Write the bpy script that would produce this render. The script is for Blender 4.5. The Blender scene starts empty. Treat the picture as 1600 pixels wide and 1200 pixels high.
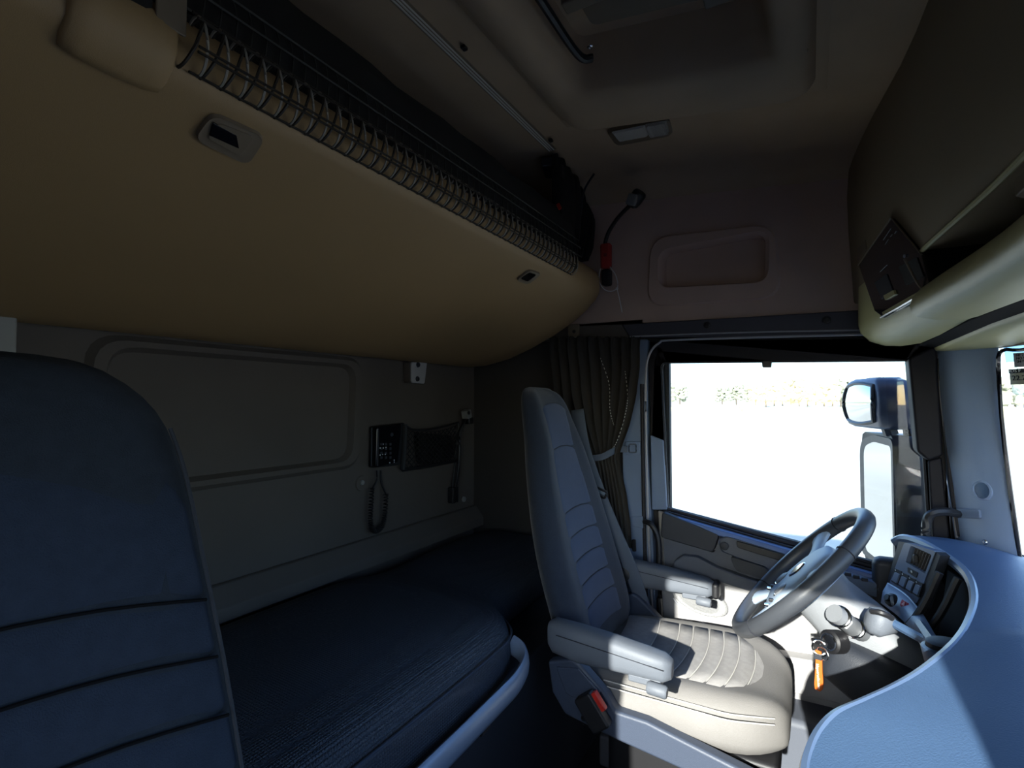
import bpy, bmesh, math, random
from math import sin, cos, tan, pi, radians, sqrt, exp
from mathutils import Vector, Matrix

random.seed(7)
SC = bpy.context.scene
COL = SC.collection
# ------------------------------------------------------------------ camera
THETA = radians(29.56); DELTA = radians(1.9); FPX = 820.0
CAM = Vector((1.30, 0.0, 1.20))
cd = bpy.data.cameras.new('camera'); co = bpy.data.objects.new('camera', cd); COL.objects.link(co)
co.location = CAM; co.rotation_euler = (pi/2 + DELTA, 0, THETA)
cd.sensor_width = 36; cd.lens = FPX/1600*36; cd.clip_start = 0.02; cd.clip_end = 3000
SC.camera = co
# ------------------------------------------------------------------ sky, sun, exposure
SUN_ELEV = radians(20.0)
world = bpy.data.worlds.new('sky'); SC.world = world; world.use_nodes = True
wn = world.node_tree; wn.nodes.clear()
wo = wn.nodes.new('ShaderNodeOutputWorld'); wb = wn.nodes.new('ShaderNodeBackground')
sk = wn.nodes.new('ShaderNodeTexSky'); sk.sky_type = 'NISHITA'; sk.sun_disc = False
sk.sun_elevation = SUN_ELEV; sk.sun_rotation = pi; sk.air_density = 1.0; sk.dust_density = 1.0; sk.ozone_density = 1.5
tn = wn.nodes.new('ShaderNodeMix'); tn.data_type = 'RGBA'; tn.blend_type = 'MULTIPLY'; tn.inputs[0].default_value = 1.0; tn.inputs[7].default_value = (0.80, 0.95, 1.22, 1)
wn.links.new(sk.outputs[0], tn.inputs[6]); wn.links.new(tn.outputs[2], wb.inputs[0]); wn.links.new(wb.outputs[0], wo.inputs[0])
wb.inputs[1].default_value = 0.33
sd = bpy.data.lights.new('sun', 'SUN'); so = bpy.data.objects.new('sun', sd); COL.objects.link(so)
so.rotation_euler = (pi/2 - SUN_ELEV, 0, radians(0.5)); so.location = (1, -6, 4)
sd.energy = 9.2; sd.angle = radians(0.6); sd.color = (1.0, 0.96, 0.91)
SC.view_settings.view_transform = 'Standard'
SC.view_settings.look = 'None'
SC.view_settings.gamma = 1.0
SC.view_settings.use_curve_mapping = False
SC.view_settings.exposure = 0.72
SC.cycles.use_denoising = True
SC.cycles.max_bounces = 10; SC.cycles.diffuse_bounces = 7; SC.cycles.transparent_max_bounces = 12
SC.cycles.sample_clamp_indirect = 8.0
SC.cycles.caustics_reflective = False

# ------------------------------------------------------------------ reading positions off the view
_F = Vector((-sin(THETA)*cos(DELTA), cos(THETA)*cos(DELTA), sin(DELTA)))
_R = Vector((cos(THETA), sin(THETA), 0))
_U = _R.cross(_F)
def ray(px, py): return _F + _R*((px-800)/FPX) + _U*((600-py)/FPX)
def U(px, py, ax, val):
    d = ray(px, py); return CAM + d*((val-CAM[ax])/d[ax])
def UP(px, py, p0, n):
    d = ray(px, py); n = Vector(n); return CAM + d*((Vector(p0)-CAM).dot(n)/d.dot(n))
V = Vector
X, Y, Z = V((1,0,0)), V((0,1,0)), V((0,0,1))

# ------------------------------------------------------------------ materials
def mat(name, col, rough=0.6, metal=0.0, bump=0.0, scale=200.0, var=0.0, vscale=8.0, spec=0.5, sheen=0.0, kind='noise', coat=0.0):
    m = bpy.data.materials.new(name); m.use_nodes = True
    nt = m.node_tree; b = nt.nodes['Principled BSDF']
    b.inputs['Base Color'].default_value = (*col, 1); b.inputs['Roughness'].default_value = rough
    b.inputs['Metallic'].default_value = metal; b.inputs['Specular IOR Level'].default_value = spec
    b.inputs['Sheen Weight'].default_value = sheen; b.inputs['Coat Weight'].default_value = coat
    tc = nt.nodes.new('ShaderNodeTexCoord')
    if var > 0:
        n = nt.nodes.new('ShaderNodeTexNoise'); n.inputs['Scale'].default_value = vscale; n.inputs['Detail'].default_value = 4
        r = nt.nodes.new('ShaderNodeValToRGB')
        r.color_ramp.elements[0].position = 0.3; r.color_ramp.elements[1].position = 0.7
        r.color_ramp.elements[0].color = (*[c*(1-var) for c in col], 1); r.color_ramp.elements[1].color = (*[min(1, c*(1+var)) for c in col], 1)
        nt.links.new(tc.outputs['Object'], n.inputs['Vector']); nt.links.new(n.outputs['Fac'], r.inputs[0]); nt.links.new(r.outputs[0], b.inputs['Base Color'])
    if bump > 0:
        bp = nt.nodes.new('ShaderNodeBump'); bp.inputs['Strength'].default_value = bump; bp.inputs['Distance'].default_value = 0.002
        if kind == 'cells':
            n2 = nt.nodes.new('ShaderNodeTexVoronoi'); n2.feature = 'DISTANCE_TO_EDGE'; n2.inputs['Scale'].default_value = scale; n2.inputs['Randomness'].default_value = 0.15
            mr = nt.nodes.new('ShaderNodeMapRange'); mr.inputs[1].default_value = 0.0; mr.inputs[2].default_value = 0.25
            nt.links.new(n2.outputs['Distance'], mr.inputs[0]); nt.links.new(mr.outputs[0], bp.inputs['Height'])
        elif kind == 'weave':
            n2 = nt.nodes.new('ShaderNodeTexWave'); n2.inputs['Scale'].default_value = scale; n2.inputs['Distortion'].default_value = 1.5
            nt.links.new(n2.outputs['Fac'], bp.inputs['Height'])
        else:
            n2 = nt.nodes.new('ShaderNodeTexNoise'); n2.inputs['Scale'].default_value = scale; n2.inputs['Detail'].default_value = 3
            nt.links.new(n2.outputs['Fac'], bp.inputs['Height'])
        nt.links.new(tc.outputs['Object'], n2.inputs['Vector']); nt.links.new(bp.outputs[0], b.inputs['Normal'])
    return m
M = {}
M['headliner'] = mat('headliner_fabric', (0.46, 0.34, 0.225), 0.95, bump=0.25, scale=900, var=0.06, vscale=5)
M['beige_plastic'] = mat('beige_plastic', (0.20, 0.155, 0.105), 0.55, bump=0.1, scale=700)
M['bunk_panel'] = mat('bunk_panel_vinyl', (0.34, 0.222, 0.104), 0.62, bump=0.15, scale=800, var=0.05, vscale=2.5)
M['side_panel'] = mat('side_panel', (0.58, 0.415, 0.335), 0.85, bump=0.2, scale=800, var=0.05)
M['rear_panel'] = mat('rear_panel', (0.105, 0.088, 0.076), 0.8, bump=0.2, scale=700, var=0.06, vscale=4)
M['console'] = mat('console_bounce_tint', (0.50, 0.47, 0.23), 0.45, bump=0.12, scale=600, var=0.03)  # olive bounce light from the grass is put into this colour
M['grey_blue'] = mat('grey_blue_plastic', (0.15, 0.205, 0.31), 0.5, bump=0.25, scale=500)
M['dash'] = mat('dash_plastic', (0.066, 0.122, 0.225), 0.42, bump=0.35, scale=420, kind='noise')
M['door_trim'] = mat('door_trim_plastic', (0.09, 0.10, 0.125), 0.6, bump=0.25, scale=500)
M['door_dark'] = mat('door_dark_plastic', (0.022, 0.026, 0.035), 0.55, bump=0.25, scale=500)
M['door_lower'] = mat('door_lower_panel', (0.40, 0.39, 0.39), 0.85, bump=0.4, scale=300)
M['black'] = mat('black_plastic', (0.012, 0.012, 0.014), 0.5, bump=0.1, scale=500)
M['blackgloss'] = mat('black_gloss', (0.006, 0.006, 0.008), 0.12)
M['rubber'] = mat('black_rubber', (0.018, 0.017, 0.022), 0.7)
M['frame'] = mat('door_frame_paint', (0.010, 0.010, 0.014), 0.6, spec=0.2)
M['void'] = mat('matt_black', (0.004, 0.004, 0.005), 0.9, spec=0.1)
M['pillar'] = mat('pillar_plastic', (0.25, 0.34, 0.50), 0.5, bump=0.2, scale=500)
M['dark_wall'] = mat('dark_side_wall', (0.042, 0.038, 0.035), 0.8, bump=0.2, scale=700)
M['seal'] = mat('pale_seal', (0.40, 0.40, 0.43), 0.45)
M['fabric'] = mat('seat_fabric', (0.015, 0.022, 0.038), 0.95, bump=0.5, scale=700, var=0.10, vscale=60, sheen=0.2, kind='noise')
M['fabric2'] = mat('seat_insert_fabric', (0.023, 0.040, 0.086), 0.95, bump=0.5, scale=600, var=0.10, vscale=60, sheen=0.2)
M['fabric_p'] = mat('passenger_fabric_shaded', (0.020, 0.025, 0.035), 0.95, bump=0.5, scale=700, var=0.10, vscale=60, spec=0.2)  # seat cloth again, with this seat's shade put into the colour
M['fabric_p2'] = mat('passenger_insert_shaded', (0.021, 0.028, 0.046), 0.95, bump=0.5, scale=600, var=0.10, vscale=60, spec=0.2)  # insert cloth, darkened in colour for the same shade
M['cushion'] = mat('cushion_fabric', (0.36, 0.345, 0.335), 0.95, bump=0.5, scale=600, var=0.08, vscale=60)
M['bolster'] = mat('cushion_bolster', (0.215, 0.205, 0.195), 0.7, bump=0.35, scale=500, var=0.05)
M['stitch'] = mat('pale_stitching', (0.62, 0.60, 0.56), 0.8)
M['darkseam'] = mat('dark_seam', (0.018, 0.02, 0.028), 0.9)
M['seat_plastic'] = mat('seat_plastic', (0.05, 0.065, 0.10), 0.5, bump=0.2, scale=500)
M['arm'] = mat('armrest_vinyl', (0.125, 0.14, 0.165), 0.55, bump=0.2, scale=500)
M['mattress'] = mat('mattress_cover', (0.034, 0.042, 0.060), 0.6, bump=0.9, scale=170, kind='cells', var=0.08, vscale=3)
M['mattress_side'] = mat('mattress_side', (0.040, 0.050, 0.078), 0.8, bump=0.5, scale=300, kind='weave')
M['bedbase'] = mat('bunk_base', (0.03, 0.034, 0.045), 0.8, bump=0.3, scale=500)
M['alu'] = mat('painted_aluminium', (0.26, 0.33, 0.44), 0.38, metal=0.35)
M['metal'] = mat('bright_metal', (0.72, 0.72, 0.74), 0.25, metal=1.0)
M['chrome'] = mat('chrome', (0.85, 0.85, 0.87), 0.12, metal=1.0)
M['bracket'] = mat('painted_bracket', (0.25, 0.25, 0.24), 0.5)
M['netblack'] = mat('net_black', (0.02, 0.015, 0.010), 0.7)
M['netgrey'] = mat('net_grey', (0.30, 0.27, 0.22), 0.55)
M['cloth_black'] = mat('black_cloth', (0.010, 0.009, 0.008), 0.9, bump=0.4, scale=200)
M['curtain'] = mat('curtain_cloth', (0.034, 0.030, 0.026), 0.95, bump=0.3, scale=600, var=0.05)
M['red'] = mat('red_plastic', (0.55, 0.03, 0.02), 0.4)
M['redcloth'] = mat('red_strap', (0.42, 0.035, 0.025), 0.8)
M['orange'] = mat('orange_strap', (0.55, 0.115, 0.008), 0.6)
M['white'] = mat('white_plastic', (0.8, 0.8, 0.78), 0.5)
M['lens'] = mat('lamp_lens', (0.55, 0.53, 0.48), 0.25, bump=0.5, scale=300, kind='cells')
M['wheel'] = mat('wheel_leather', (0.055, 0.06, 0.07), 0.38, bump=0.15, scale=500)
M['hub'] = mat('wheel_hub', (0.36, 0.45, 0.56), 0.45, bump=0.15, scale=500)
M['shroud'] = mat('column_shroud', (0.20, 0.21, 0.225), 0.45, bump=0.2, scale=500)
M['belt'] = mat('belt_webbing', (0.10, 0.12, 0.155), 0.8, bump=0.3, scale=500, kind='weave')
M['floor'] = mat('floor_mat', (0.012, 0.013, 0.016), 0.9, bump=0.5, scale=150)
M['field'] = mat('dry_field', (0.64, 0.62, 0.50), 0.95, var=0.2, vscale=0.05)
M['dark_ground'] = mat('dark_ground', (0.11, 0.11, 0.115), 0.9, bump=0.4, scale=40, var=0.1, vscale=1.5)  # tone of the added strip that dims the passenger side
M['crop'] = mat('crop', (0.55, 0.54, 0.30), 0.9, var=0.5, vscale=1.2)
M['leaf'] = mat('tree_leaves', (0.30, 0.32, 0.24), 0.9, var=0.5, vscale=0.6)
M['bark'] = mat('bark', (0.10, 0.08, 0.06), 0.9)
M['mirror_glass'] = mat('mirror_glass', (0.62, 0.62, 0.62), 0.015, metal=1.0)
M['paint'] = mat('cab_paint', (0.35, 0.37, 0.40), 0.35)
M['yellow'] = mat('pale_yellow_paper', (0.55, 0.52, 0.36), 0.8)
M['paper'] = mat('grey_paper', (0.40, 0.40, 0.40), 0.8)
M['ink'] = mat('black_ink', (0.01, 0.01, 0.01), 0.8)
M['tint'] = mat('blue_tint_band', (0.10, 0.24, 0.42), 0.3)
def glass(name, tint=(1,1,1), refl=0.06):
    m = bpy.data.materials.new(name); m.use_nodes = True; nt = m.node_tree; nt.nodes.clear()
    o = nt.nodes.new('ShaderNodeOutputMaterial'); t = nt.nodes.new('ShaderNodeBsdfTransparent'); g = nt.nodes.new('ShaderNodeBsdfGlossy')
    x = nt.nodes.new('ShaderNodeMixShader'); t.inputs[0].default_value = (*tint, 1); g.inputs['Roughness'].default_value = 0.02
    lw = nt.nodes.new('ShaderNodeLayerWeight'); lw.inputs[0].default_value = 0.5
    pw = nt.nodes.new('ShaderNodeMath'); pw.operation = 'POWER'; pw.inputs[1].default_value = 5.0
    ma = nt.nodes.new('ShaderNodeMath'); ma.operation = 'MULTIPLY_ADD'; ma.inputs[1].default_value = 0.6; ma.inputs[2].default_value = 0.035
    nt.links.new(lw.outputs['Facing'], pw.inputs[0]); nt.links.new(pw.outputs[0], ma.inputs[0]); nt.links.new(ma.outputs[0], x.inputs[0]); nt.links.new(t.outputs[0], x.inputs[1]); nt.links.new(g.outputs[0], x.inputs[2]); nt.links.new(x.outputs[0], o.inputs[0])
    return m
M['glass'] = glass('window_glass', (0.95, 0.97, 0.96))
M['glass_tint'] = glass('tinted_glass', (0.25, 0.42, 0.60))

# ------------------------------------------------------------------ mesh helpers
WL = {}
def wloc(o): return WL.get(o.name, V((0,0,0)))
def place(o, wl, parent):
    COL.objects.link(o)
    if parent is not None:
        o.parent = parent; o.location = wl - wloc(parent)
    else: o.location = wl
    WL[o.name] = wl.copy()
    return o
def props(o, label=None, cat=None, group=None, kind=None):
    if label: o['label'] = label
    if cat: o['category'] = cat
    if group: o['group'] = group
    if kind: o['kind'] = kind
    return o
def thing(name, loc, label, cat, group=None, kind=None):
    o = bpy.data.objects.new(name, None); o.empty_display_size = 0.05
    place(o, V(loc), None); return props(o, label, cat, group, kind)
def build(name, verts, faces, m, parent=None, bevel=0.0, seg=2, angle=38, subd=0, flat=False, solid=0.0):
    verts = [V(v) for v in verts]
    c = sum(verts, V((0,0,0)))/len(verts)
    me = bpy.data.meshes.new(name); bm = bmesh.new()
    bv = [bm.verts.new(v-c) for v in verts]
    for f in faces:
        try: bm.faces.new([bv[i] for i in f])
        except ValueError: pass
    bmesh.ops.remove_doubles(bm, verts=bm.verts, dist=1e-6)
    bmesh.ops.recalc_face_normals(bm, faces=bm.faces)
    for f in bm.faces: f.smooth = not flat
    for e in bm.edges:
        if len(e.link_faces) == 2 and e.calc_face_angle(0) > radians(angle) and subd == 0: e.smooth = False
    bm.to_mesh(me); bm.free()
    for mm in (m if isinstance(m, (list, tuple)) else [m]): me.materials.append(mm)
    o = bpy.data.objects.new(name, me)
    place(o, c, parent)
    if solid:
        s = o.modifiers.new('t', 'SOLIDIFY'); s.thickness = solid; s.offset = 0
    if bevel > 0:
        b = o.modifiers.new('b', 'BEVEL'); b.width = bevel; b.segments = seg; b.limit_method = 'ANGLE'; b.angle_limit = radians(30); b.harden_normals = True
    if subd:
        s = o.modifiers.new('s', 'SUBSURF'); s.levels = subd; s.render_levels = subd
    return o
class Bag:
    def __init__(s): s.v = []; s.f = []
    def add(s, vs, fs):
        n = len(s.v); s.v += [V(v) for v in vs]; s.f += [[i+n for i in f] for f in fs]; return s
    def out(s, name, m, parent=None, **k): return build(name, s.v, s.f, m, parent, **k)
def g_box(c, s, R=None):
    c = V(c); vs = []
    for x in (-.5,.5):
        for y in (-.5,.5):
            for z in (-.5,.5):
                p = V((x*s[0], y*s[1], z*s[2]))
                if R is not None: p = R @ p
                vs.append(c+p)
    return vs, [(0,1,3,2),(4,6,7,5),(0,4,5,1),(2,3,7,6),(0,2,6,4),(1,5,7,3)]
def frame3(d, up=Z):
    d = V(d).normalized(); a = V(up).cross(d)
    if a.length < 1e-4: a = X.cross(d)
    a.normalize(); b = d.cross(a); return a, b, d
def rotm(d, up=Z):           # columns: side, up-ish, along d
    a, b, d = frame3(d, up); return Matrix((a, b, d)).transposed()
def g_loft(rings, closed=False, cap=True, wrap=True):
    n = len(rings[0]); vs = [p for r in rings for p in r]; fs = []
    m = len(rings)
    for i in range(m if closed else m-1):
        j = (i+1) % m
        for k in range(n if wrap else n-1):
            l = (k+1) % n
            fs.append((i*n+k, i*n+l, j*n+l, j*n+k))
    if cap and not closed and wrap:
        fs.append(tuple(range(n))[::-1]); fs.append(tuple(range((m-1)*n, m*n)))
    return vs, fs
def catmull(pts, sub=6, closed=False):
    pts = [V(p) for p in pts]; n = len(pts); out = []
    if n < 3 or sub <= 1: return pts
    R = range(n if closed else n-1)
    for i in R:
        if closed: p0, p1, p2, p3 = pts[i-1], pts[i], pts[(i+1) % n], pts[(i+2) % n]
        else: p0, p1, p2, p3 = pts[max(i-1,0)], pts[i], pts[i+1], pts[min(i+2,n-1)]
        for k in range(sub):
            t = k/sub
            out.append(0.5*((2*p1)+(p2-p0)*t+(2*p0-5*p1+4*p2-p3)*t*t+(3*p1-p0-3*p2+p3)*t**3))
    if not closed: out.append(pts[-1])
    return out
def g_tube(pts, r, n=8, sub=6, closed=False, ry=None, up=Z, cap=True):
    P = catmull(pts, sub, closed); m = len(P); rings = []
    for i, p in enumerate(P):
        if closed: d = P[(i+1) % m]-P[i-1]
        else: d = P[min(i+1,m-1)]-P[max(i-1,0)]
        a, b, d = frame3(d, up)
        rr = r if not isinstance(r, (list, tuple)) else r[0]+(r[1]-r[0])*i/(m-1)
        rb = rr if ry is None else ry
        rings.append([p+a*rr*cos(2*pi*k/n)+b*rb*sin(2*pi*k/n) for k in range(n)])
    return g_loft(rings, closed, cap)
def tube(name, pts, r, m, parent=None, **k):
    vs, fs = g_tube(pts, r, **k); return build(name, vs, fs, m, parent)
def box(name, c, s, m, parent=None, bevel=0.004, R=None, seg=2):
    vs, fs = g_box(c, s, R); return build(name, vs, fs, m, parent, bevel=bevel, seg=seg)
def g_prism(poly, vec):
    poly = [V(p) for p in poly]; vec = V(vec); n = len(poly)
    vs = poly+[p+vec for p in poly]
    fs = [tuple(range(n))[::-1], tuple(range(n, 2*n))]+[(i, (i+1) % n, n+(i+1) % n, n+i) for i in range(n)]
    return vs, fs
def prism(name, poly, vec, m, parent=None, bevel=0.003, seg=2):
    vs, fs = g_prism(poly, vec); return build(name, vs, fs, m, parent, bevel=bevel, seg=seg)
def rq(c, r, n=6):           # rounded polygon from corner points
    c = [V(p) for p in c]; out = []; m = len(c)
    rs = r if isinstance(r, (list, tuple)) else [r]*m
    for i in range(m):
        p, a, b = c[i], c[i-1], c[(i+1) % m]
        r_ = min(rs[i], (a-p).length*.49, (b-p).length*.49)
        s, e = p+(a-p).normalized()*r_, p+(b-p).normalized()*r_
        for k in range(n):
            t = k/(n-1); out.append(s*(1-t)**2+p*2*t*(1-t)+e*t*t)
    return out
def off(ring, v): return [p+V(v) for p in ring]
def scl(ring, f, fy=None):
    c = sum(ring, V((0,0,0)))/len(ring); return [c+(p-c)*f for p in ring]
def relief(name, rings, m, parent=None, back=None, fill=True, angle=38, open_hole=False):
    rings = [list(r) for r in rings]
    if back is not None: rings = [off(rings[0], back)]+rings
    n = len(rings[0]); vs, fs = g_loft(rings, cap=False)
    if fill: fs.append(tuple(range((len(rings)-1)*n, len(rings)*n)))
    if back is not None and not open_hole: fs.append(tuple(range(n))[::-1])
    if open_hole:            # close the ring-shaped solid
        k = len(rings)-1
        for i in range(n): fs.append((k*n+i, k*n+(i+1) % n, (i+1) % n, i))
    return build(name, vs, fs, m, parent, angle=angle)
def sring(name, outer, inner, vec, m, parent=None):   # flat ring solid with a hole
    vec = V(vec); n = len(outer); vs, fs = g_loft([outer, inner, off(inner, vec), off(outer, vec)], closed=True)
    return build(name, vs, fs, m, parent)
def g_lathe(o, axis, prof, n=20, up=Z):
    a, b, d = frame3(axis, up); o = V(o)
    rings = [[o+d*h+a*r*cos(2*pi*k/n)+b*r*sin(2*pi*k/n) for k in range(n)] for r, h in prof]
    return g_loft(rings)
def lathe(name, o, axis, prof, m, parent=None, n=20):
    vs, fs = g_lathe(o, axis, prof, n); return build(name, vs, fs, m, parent)
def grid(name, rows, m, parent=None, solid=0.0, angle=38, subd=0):
    vs, fs = g_loft(rows, cap=False, wrap=False); return build(name, vs, fs, m, parent, solid=solid, angle=angle, subd=subd)
def dup(o, delta, parent=None, name=None):
    c = o.copy(); c.parent = None
    if name: c.name = name
    wl = wloc(o)+V(delta); place(c, wl, parent); return c
def text(name, s, size, loc, xdir, ydir, m, parent, ext=0.0004, align='CENTER', st=1.0):
    cu = bpy.data.curves.new(name, 'FONT'); cu.body = s; cu.size = size; cu.extrude = ext; cu.align_x = align; cu.align_y = 'CENTER'; cu.resolution_u = 2
    o = bpy.data.objects.new(name+'_tmp', cu); COL.objects.link(o)
    bpy.context.view_layer.update()
    dg = bpy.context.evaluated_depsgraph_get()
    me = bpy.data.meshes.new_from_object(o.evaluated_get(dg)); bpy.data.objects.remove(o, do_unlink=True)
    xd = V(xdir).normalized(); zd = xd.cross(V(ydir)).normalized(); yd = zd.cross(xd)
    me.transform(Matrix.Diagonal((st,1,1,1)))
    me.transform(Matrix((xd, yd, zd)).transposed().to_4x4())
    me.materials.clear(); me.materials.append(m); me.name = name
    t = bpy.data.objects.new(name, me); return place(t, V(loc), parent)
def struct(o, label=None): return props(o, label, None, None, 'structure')
def screw(p, axis, parent, r=0.008, m=None, name='screw'):
    return lathe(name, p, axis, [(r,0),(r,0.003),(r*.7,0.005),(r*.45,0.005),(r*.4,0.003)], m or M['metal'], parent, n=12)
# ================================================================== THE CAB SHELL
YW, YP = 1.95, -0.31          # driver side wall, passenger side wall
YM = (YW+YP)/2
def mir(p): return V((p[0], YW+YP-p[1], p[2]))
def zc(x): return 2.08 - 0.125*max(0.0, x-0.6)
def zw(x): return 1.965 - 0.075*(x-0.4)
struct(box('floor', (1.0, 0.82, -0.03), (2.2, 2.5, 0.06), M['floor']))
# rear wall with the pressed panel
R0 = rq([(0,YP-.03,0),(0,YP-.03,2.12),(0,YW+.02,2.12),(0,YW+.02,0)], 0.001)
def wr(l, x): return [V((x, p.y, p.z)) for p in l]
oc = [U(300,775,0,0), U(150,512,0,0), U(567,560,0,0), U(561,730,0,0)]
oc[0] = V((0, -0.15, oc[3].z)); oc[1] = V((0, oc[1].y, oc[2].z))
oc = [V((0, oc[1].y-0.02, oc[0].z)), V((0, oc[1].y-0.02, oc[1].z)), oc[2], oc[3]]
ic = [oc[0]+V((0,.045,.035)), oc[1]+V((0,.045,-.035)), oc[2]+V((0,-.05,-.035)), oc[3]+V((0,-.05,.035))]
wall_rear = relief('wall_rear', [R0, wr(rq(oc,.07),0), wr(rq([p+V((0,s*.012,t*.012)) for p,s,t in zip(oc,(1,1,-1,-1),(1,-1,-1,1))],.065),.014),
    wr(rq([p+V((0,-s*.010,-t*.010)) for p,s,t in zip(ic,(1,1,-1,-1),(1,-1,-1,1))],.06),.014), wr(rq(ic,.05),-.006)], M['rear_panel'], back=(-.05,0,0))
struct(wall_rear)
vs, fs = g_prism([(0.001,YP,.745),(.014,YP,.742),(.052,YP,.695),(.052,YP,.66),(0.001,YP,.66)], (0, YW-YP, 0))
struct(build('baseboard_rear', vs, fs, M['rear_panel'], bevel=.004))
# driver side wall: lower rear part, upper panel with pocket
bl = struct(box('wall_left', (0.37, YW+.025, 0.75), (0.78, .05, 1.52), M['dark_wall'], bevel=.002))
P0 = rq([(-.02,YW,1.51),(-.02,YW,2.05),(1.80,YW,2.02),(1.80,YW,1.475)], .001)
po = [U(1010,481,1,YW), U(1016,372,1,YW), U(1213,349,1,YW), U(1223,466,1,YW)]
pi_ = [U(1034,449,1,YW), U(1034,393,1,YW), U(1197,362,1,YW), U(1195,440,1,YW)]
def dy(l, d): return off(l, (0,d,0))
up = relief('wall_left', [P0, rq(po,.075), dy(rq(scl(po,.965),.07),-.012), dy(rq(scl(pi_,1.07),.05),-.012), rq(pi_,[.02,.02,.05,.04]),
    dy(rq(scl(pi_,.97),.03),.05)], M['side_panel'], back=(0,.09,0))
struct(up)
# dark strip above the door with two screws, its lighter rear end, header seals
s1 = [U(972,507,1,1.935), U(1400,481,1,1.935), U(1470,524,1,1.935), U(985,528,1,1.935)]
st = struct(prism('trim_1', s1, (0,.03,0), mat('header_strip',(0.045,0.045,0.062),.6)))
for px, py in ((1105,508),(1292,500)): screw(U(px,py,1,1.934), (0,-1,0), st, .012, M['black'], 'plug')
s2 = [U(800,512,1,1.937), U(971,507,1,1.937), U(983,527,1,1.937), U(800,536,1,1.937)]
struct(prism('trim_2', s2, (0,.03,0), M['rear_panel']))
# ceiling grid with the hatch opening left out
xs = [-.03,.2,.4,.55,.66,.80,.95,1.1,1.22,1.33,1.45,1.6,1.8]
ys = [YP-.01,-.27,-.18,-.05,.15,.5,.8,1.1,1.3,1.50,1.6,1.68,1.76,1.84,1.90,1.94,YW+.01]
def zceil(x, y):
    t = max(0.0, abs(y-YM)-(YW-YM-.32))/.33
    return zc(x) + (zw(x)-zc(x))*(1-sqrt(max(0,1-min(1,t)**2.4)))
gv = [V((x,y,zceil(x,y))) for x in xs for y in ys]; gf = []
for i in range(len(xs)-1):
    for j in range(len(ys)-1):
        if xs[i] >= .659 and xs[i+1] <= 1.331 and ys[j] >= .499 and ys[j+1] <= 1.501: continue
        a = i*len(ys)+j; gf.append((a, a+1, a+len(ys)+1, a+len(ys)))
ceil = struct(build('ceiling', gv, gf, M['headliner'], angle=60))
outer_roof = struct(box('ceiling', (0.9,0.82,2.155), (2.0,2.3,.02), M['paint']))
def hr(x0,x1,y0,y1,r,o_): return [V((p.x,p.y,zc(p.x)+o_)) for p in rq([(x0,y0,0),(x0,y1,0),(x1,y1,0),(x1,y0,0)], r)]
hatch = thing('roof_hatch', (0.99,0.95,2.03), 'square ventilation hatch in the beige headliner with a stepped surround and black side bar', 'hatch')
relief('surround', [hr(.64,1.35,.48,1.52,.002,-.0015), hr(.650,1.342,.49,1.512,.002,-.004), hr(.668,1.325,.505,1.492,.05,-.007), hr(.676,1.315,.52,1.484,.06,-.030), hr(.69,1.30,.53,1.465,.07,-.048), hr(.745,1.265,.64,1.300,.06,-.054), hr(.770,1.245,.68,1.270,.05,-.040),
    hr(.785,1.235,.70,1.245,.04,.012), hr(.80,1.22,.715,1.225,.03,.075)], M['headliner'], hatch, fill=True, angle=50)
relief('hatch_lid', [hr(.86,1.20,.74,1.15,.02,.073), hr(.87,1.19,.75,1.14,.02,.035)], M['beige_plastic'], hatch)
tube('hatch_bar', [V((.825,.30+.4,zc(.825)-.012)), V((.825,.95,zc(.825)-.014)), V((.825,1.16,zc(.825)-.012)), V((.850,1.195,zc(.85)-.006))], .010, M['black'], hatch)
box('cross_bar', (1.03,1.02,zc(1.03)+.03), (.36,.035,.02), M['beige_plastic'], hatch)
box('latch', (1.15,1.16,zc(1.1)+.045), (.07,.04,.02), M['beige_plastic'], hatch)
for px, py, q in ((905,157,-.036),(922,72,-.006),(1257,78,-.036)):
    p = UP(px,py,(.6,0,2.08+q),(.125,0,1)); screw(p, (0,0,-1), hatch, .0075)

# B-pillar between curtain and door
yb = 1.925
bp = struct(prism('trim_3', [U(968,530,1,yb), U(1012,530,1,yb), U(1012,700,1,yb), U(1022,880,1,yb), U(1032,1120,1,yb), U(985,1120,1,yb), U(975,850,1,yb)], (0,.04,0), M['grey_blue'], bevel=.006))
prism('latch_cover', [U(984,808,1,yb-.006), U(1006,806,1,yb-.006), U(1008,827,1,yb-.006), U(986,822,1,yb-.006)], (0,.012,0), M['grey_blue'], bp)
prism('slot', [U(987,843,1,yb-.004), U(993,843,1,yb-.004), U(994,862,1,yb-.004), U(988,862,1,yb-.004)], (0,.012,0), M['black'], bp)

# ---------------------------------------------------------------- driver's door
yd = 1.925
door = struct(thing('door_1', U(1250,1090,1,yd), None, None))
fo = [U(1040,1060,1,yd), U(1009,533,1,yd), U(1463,529,1,yd), U(1510,900,1,yd)]
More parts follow.
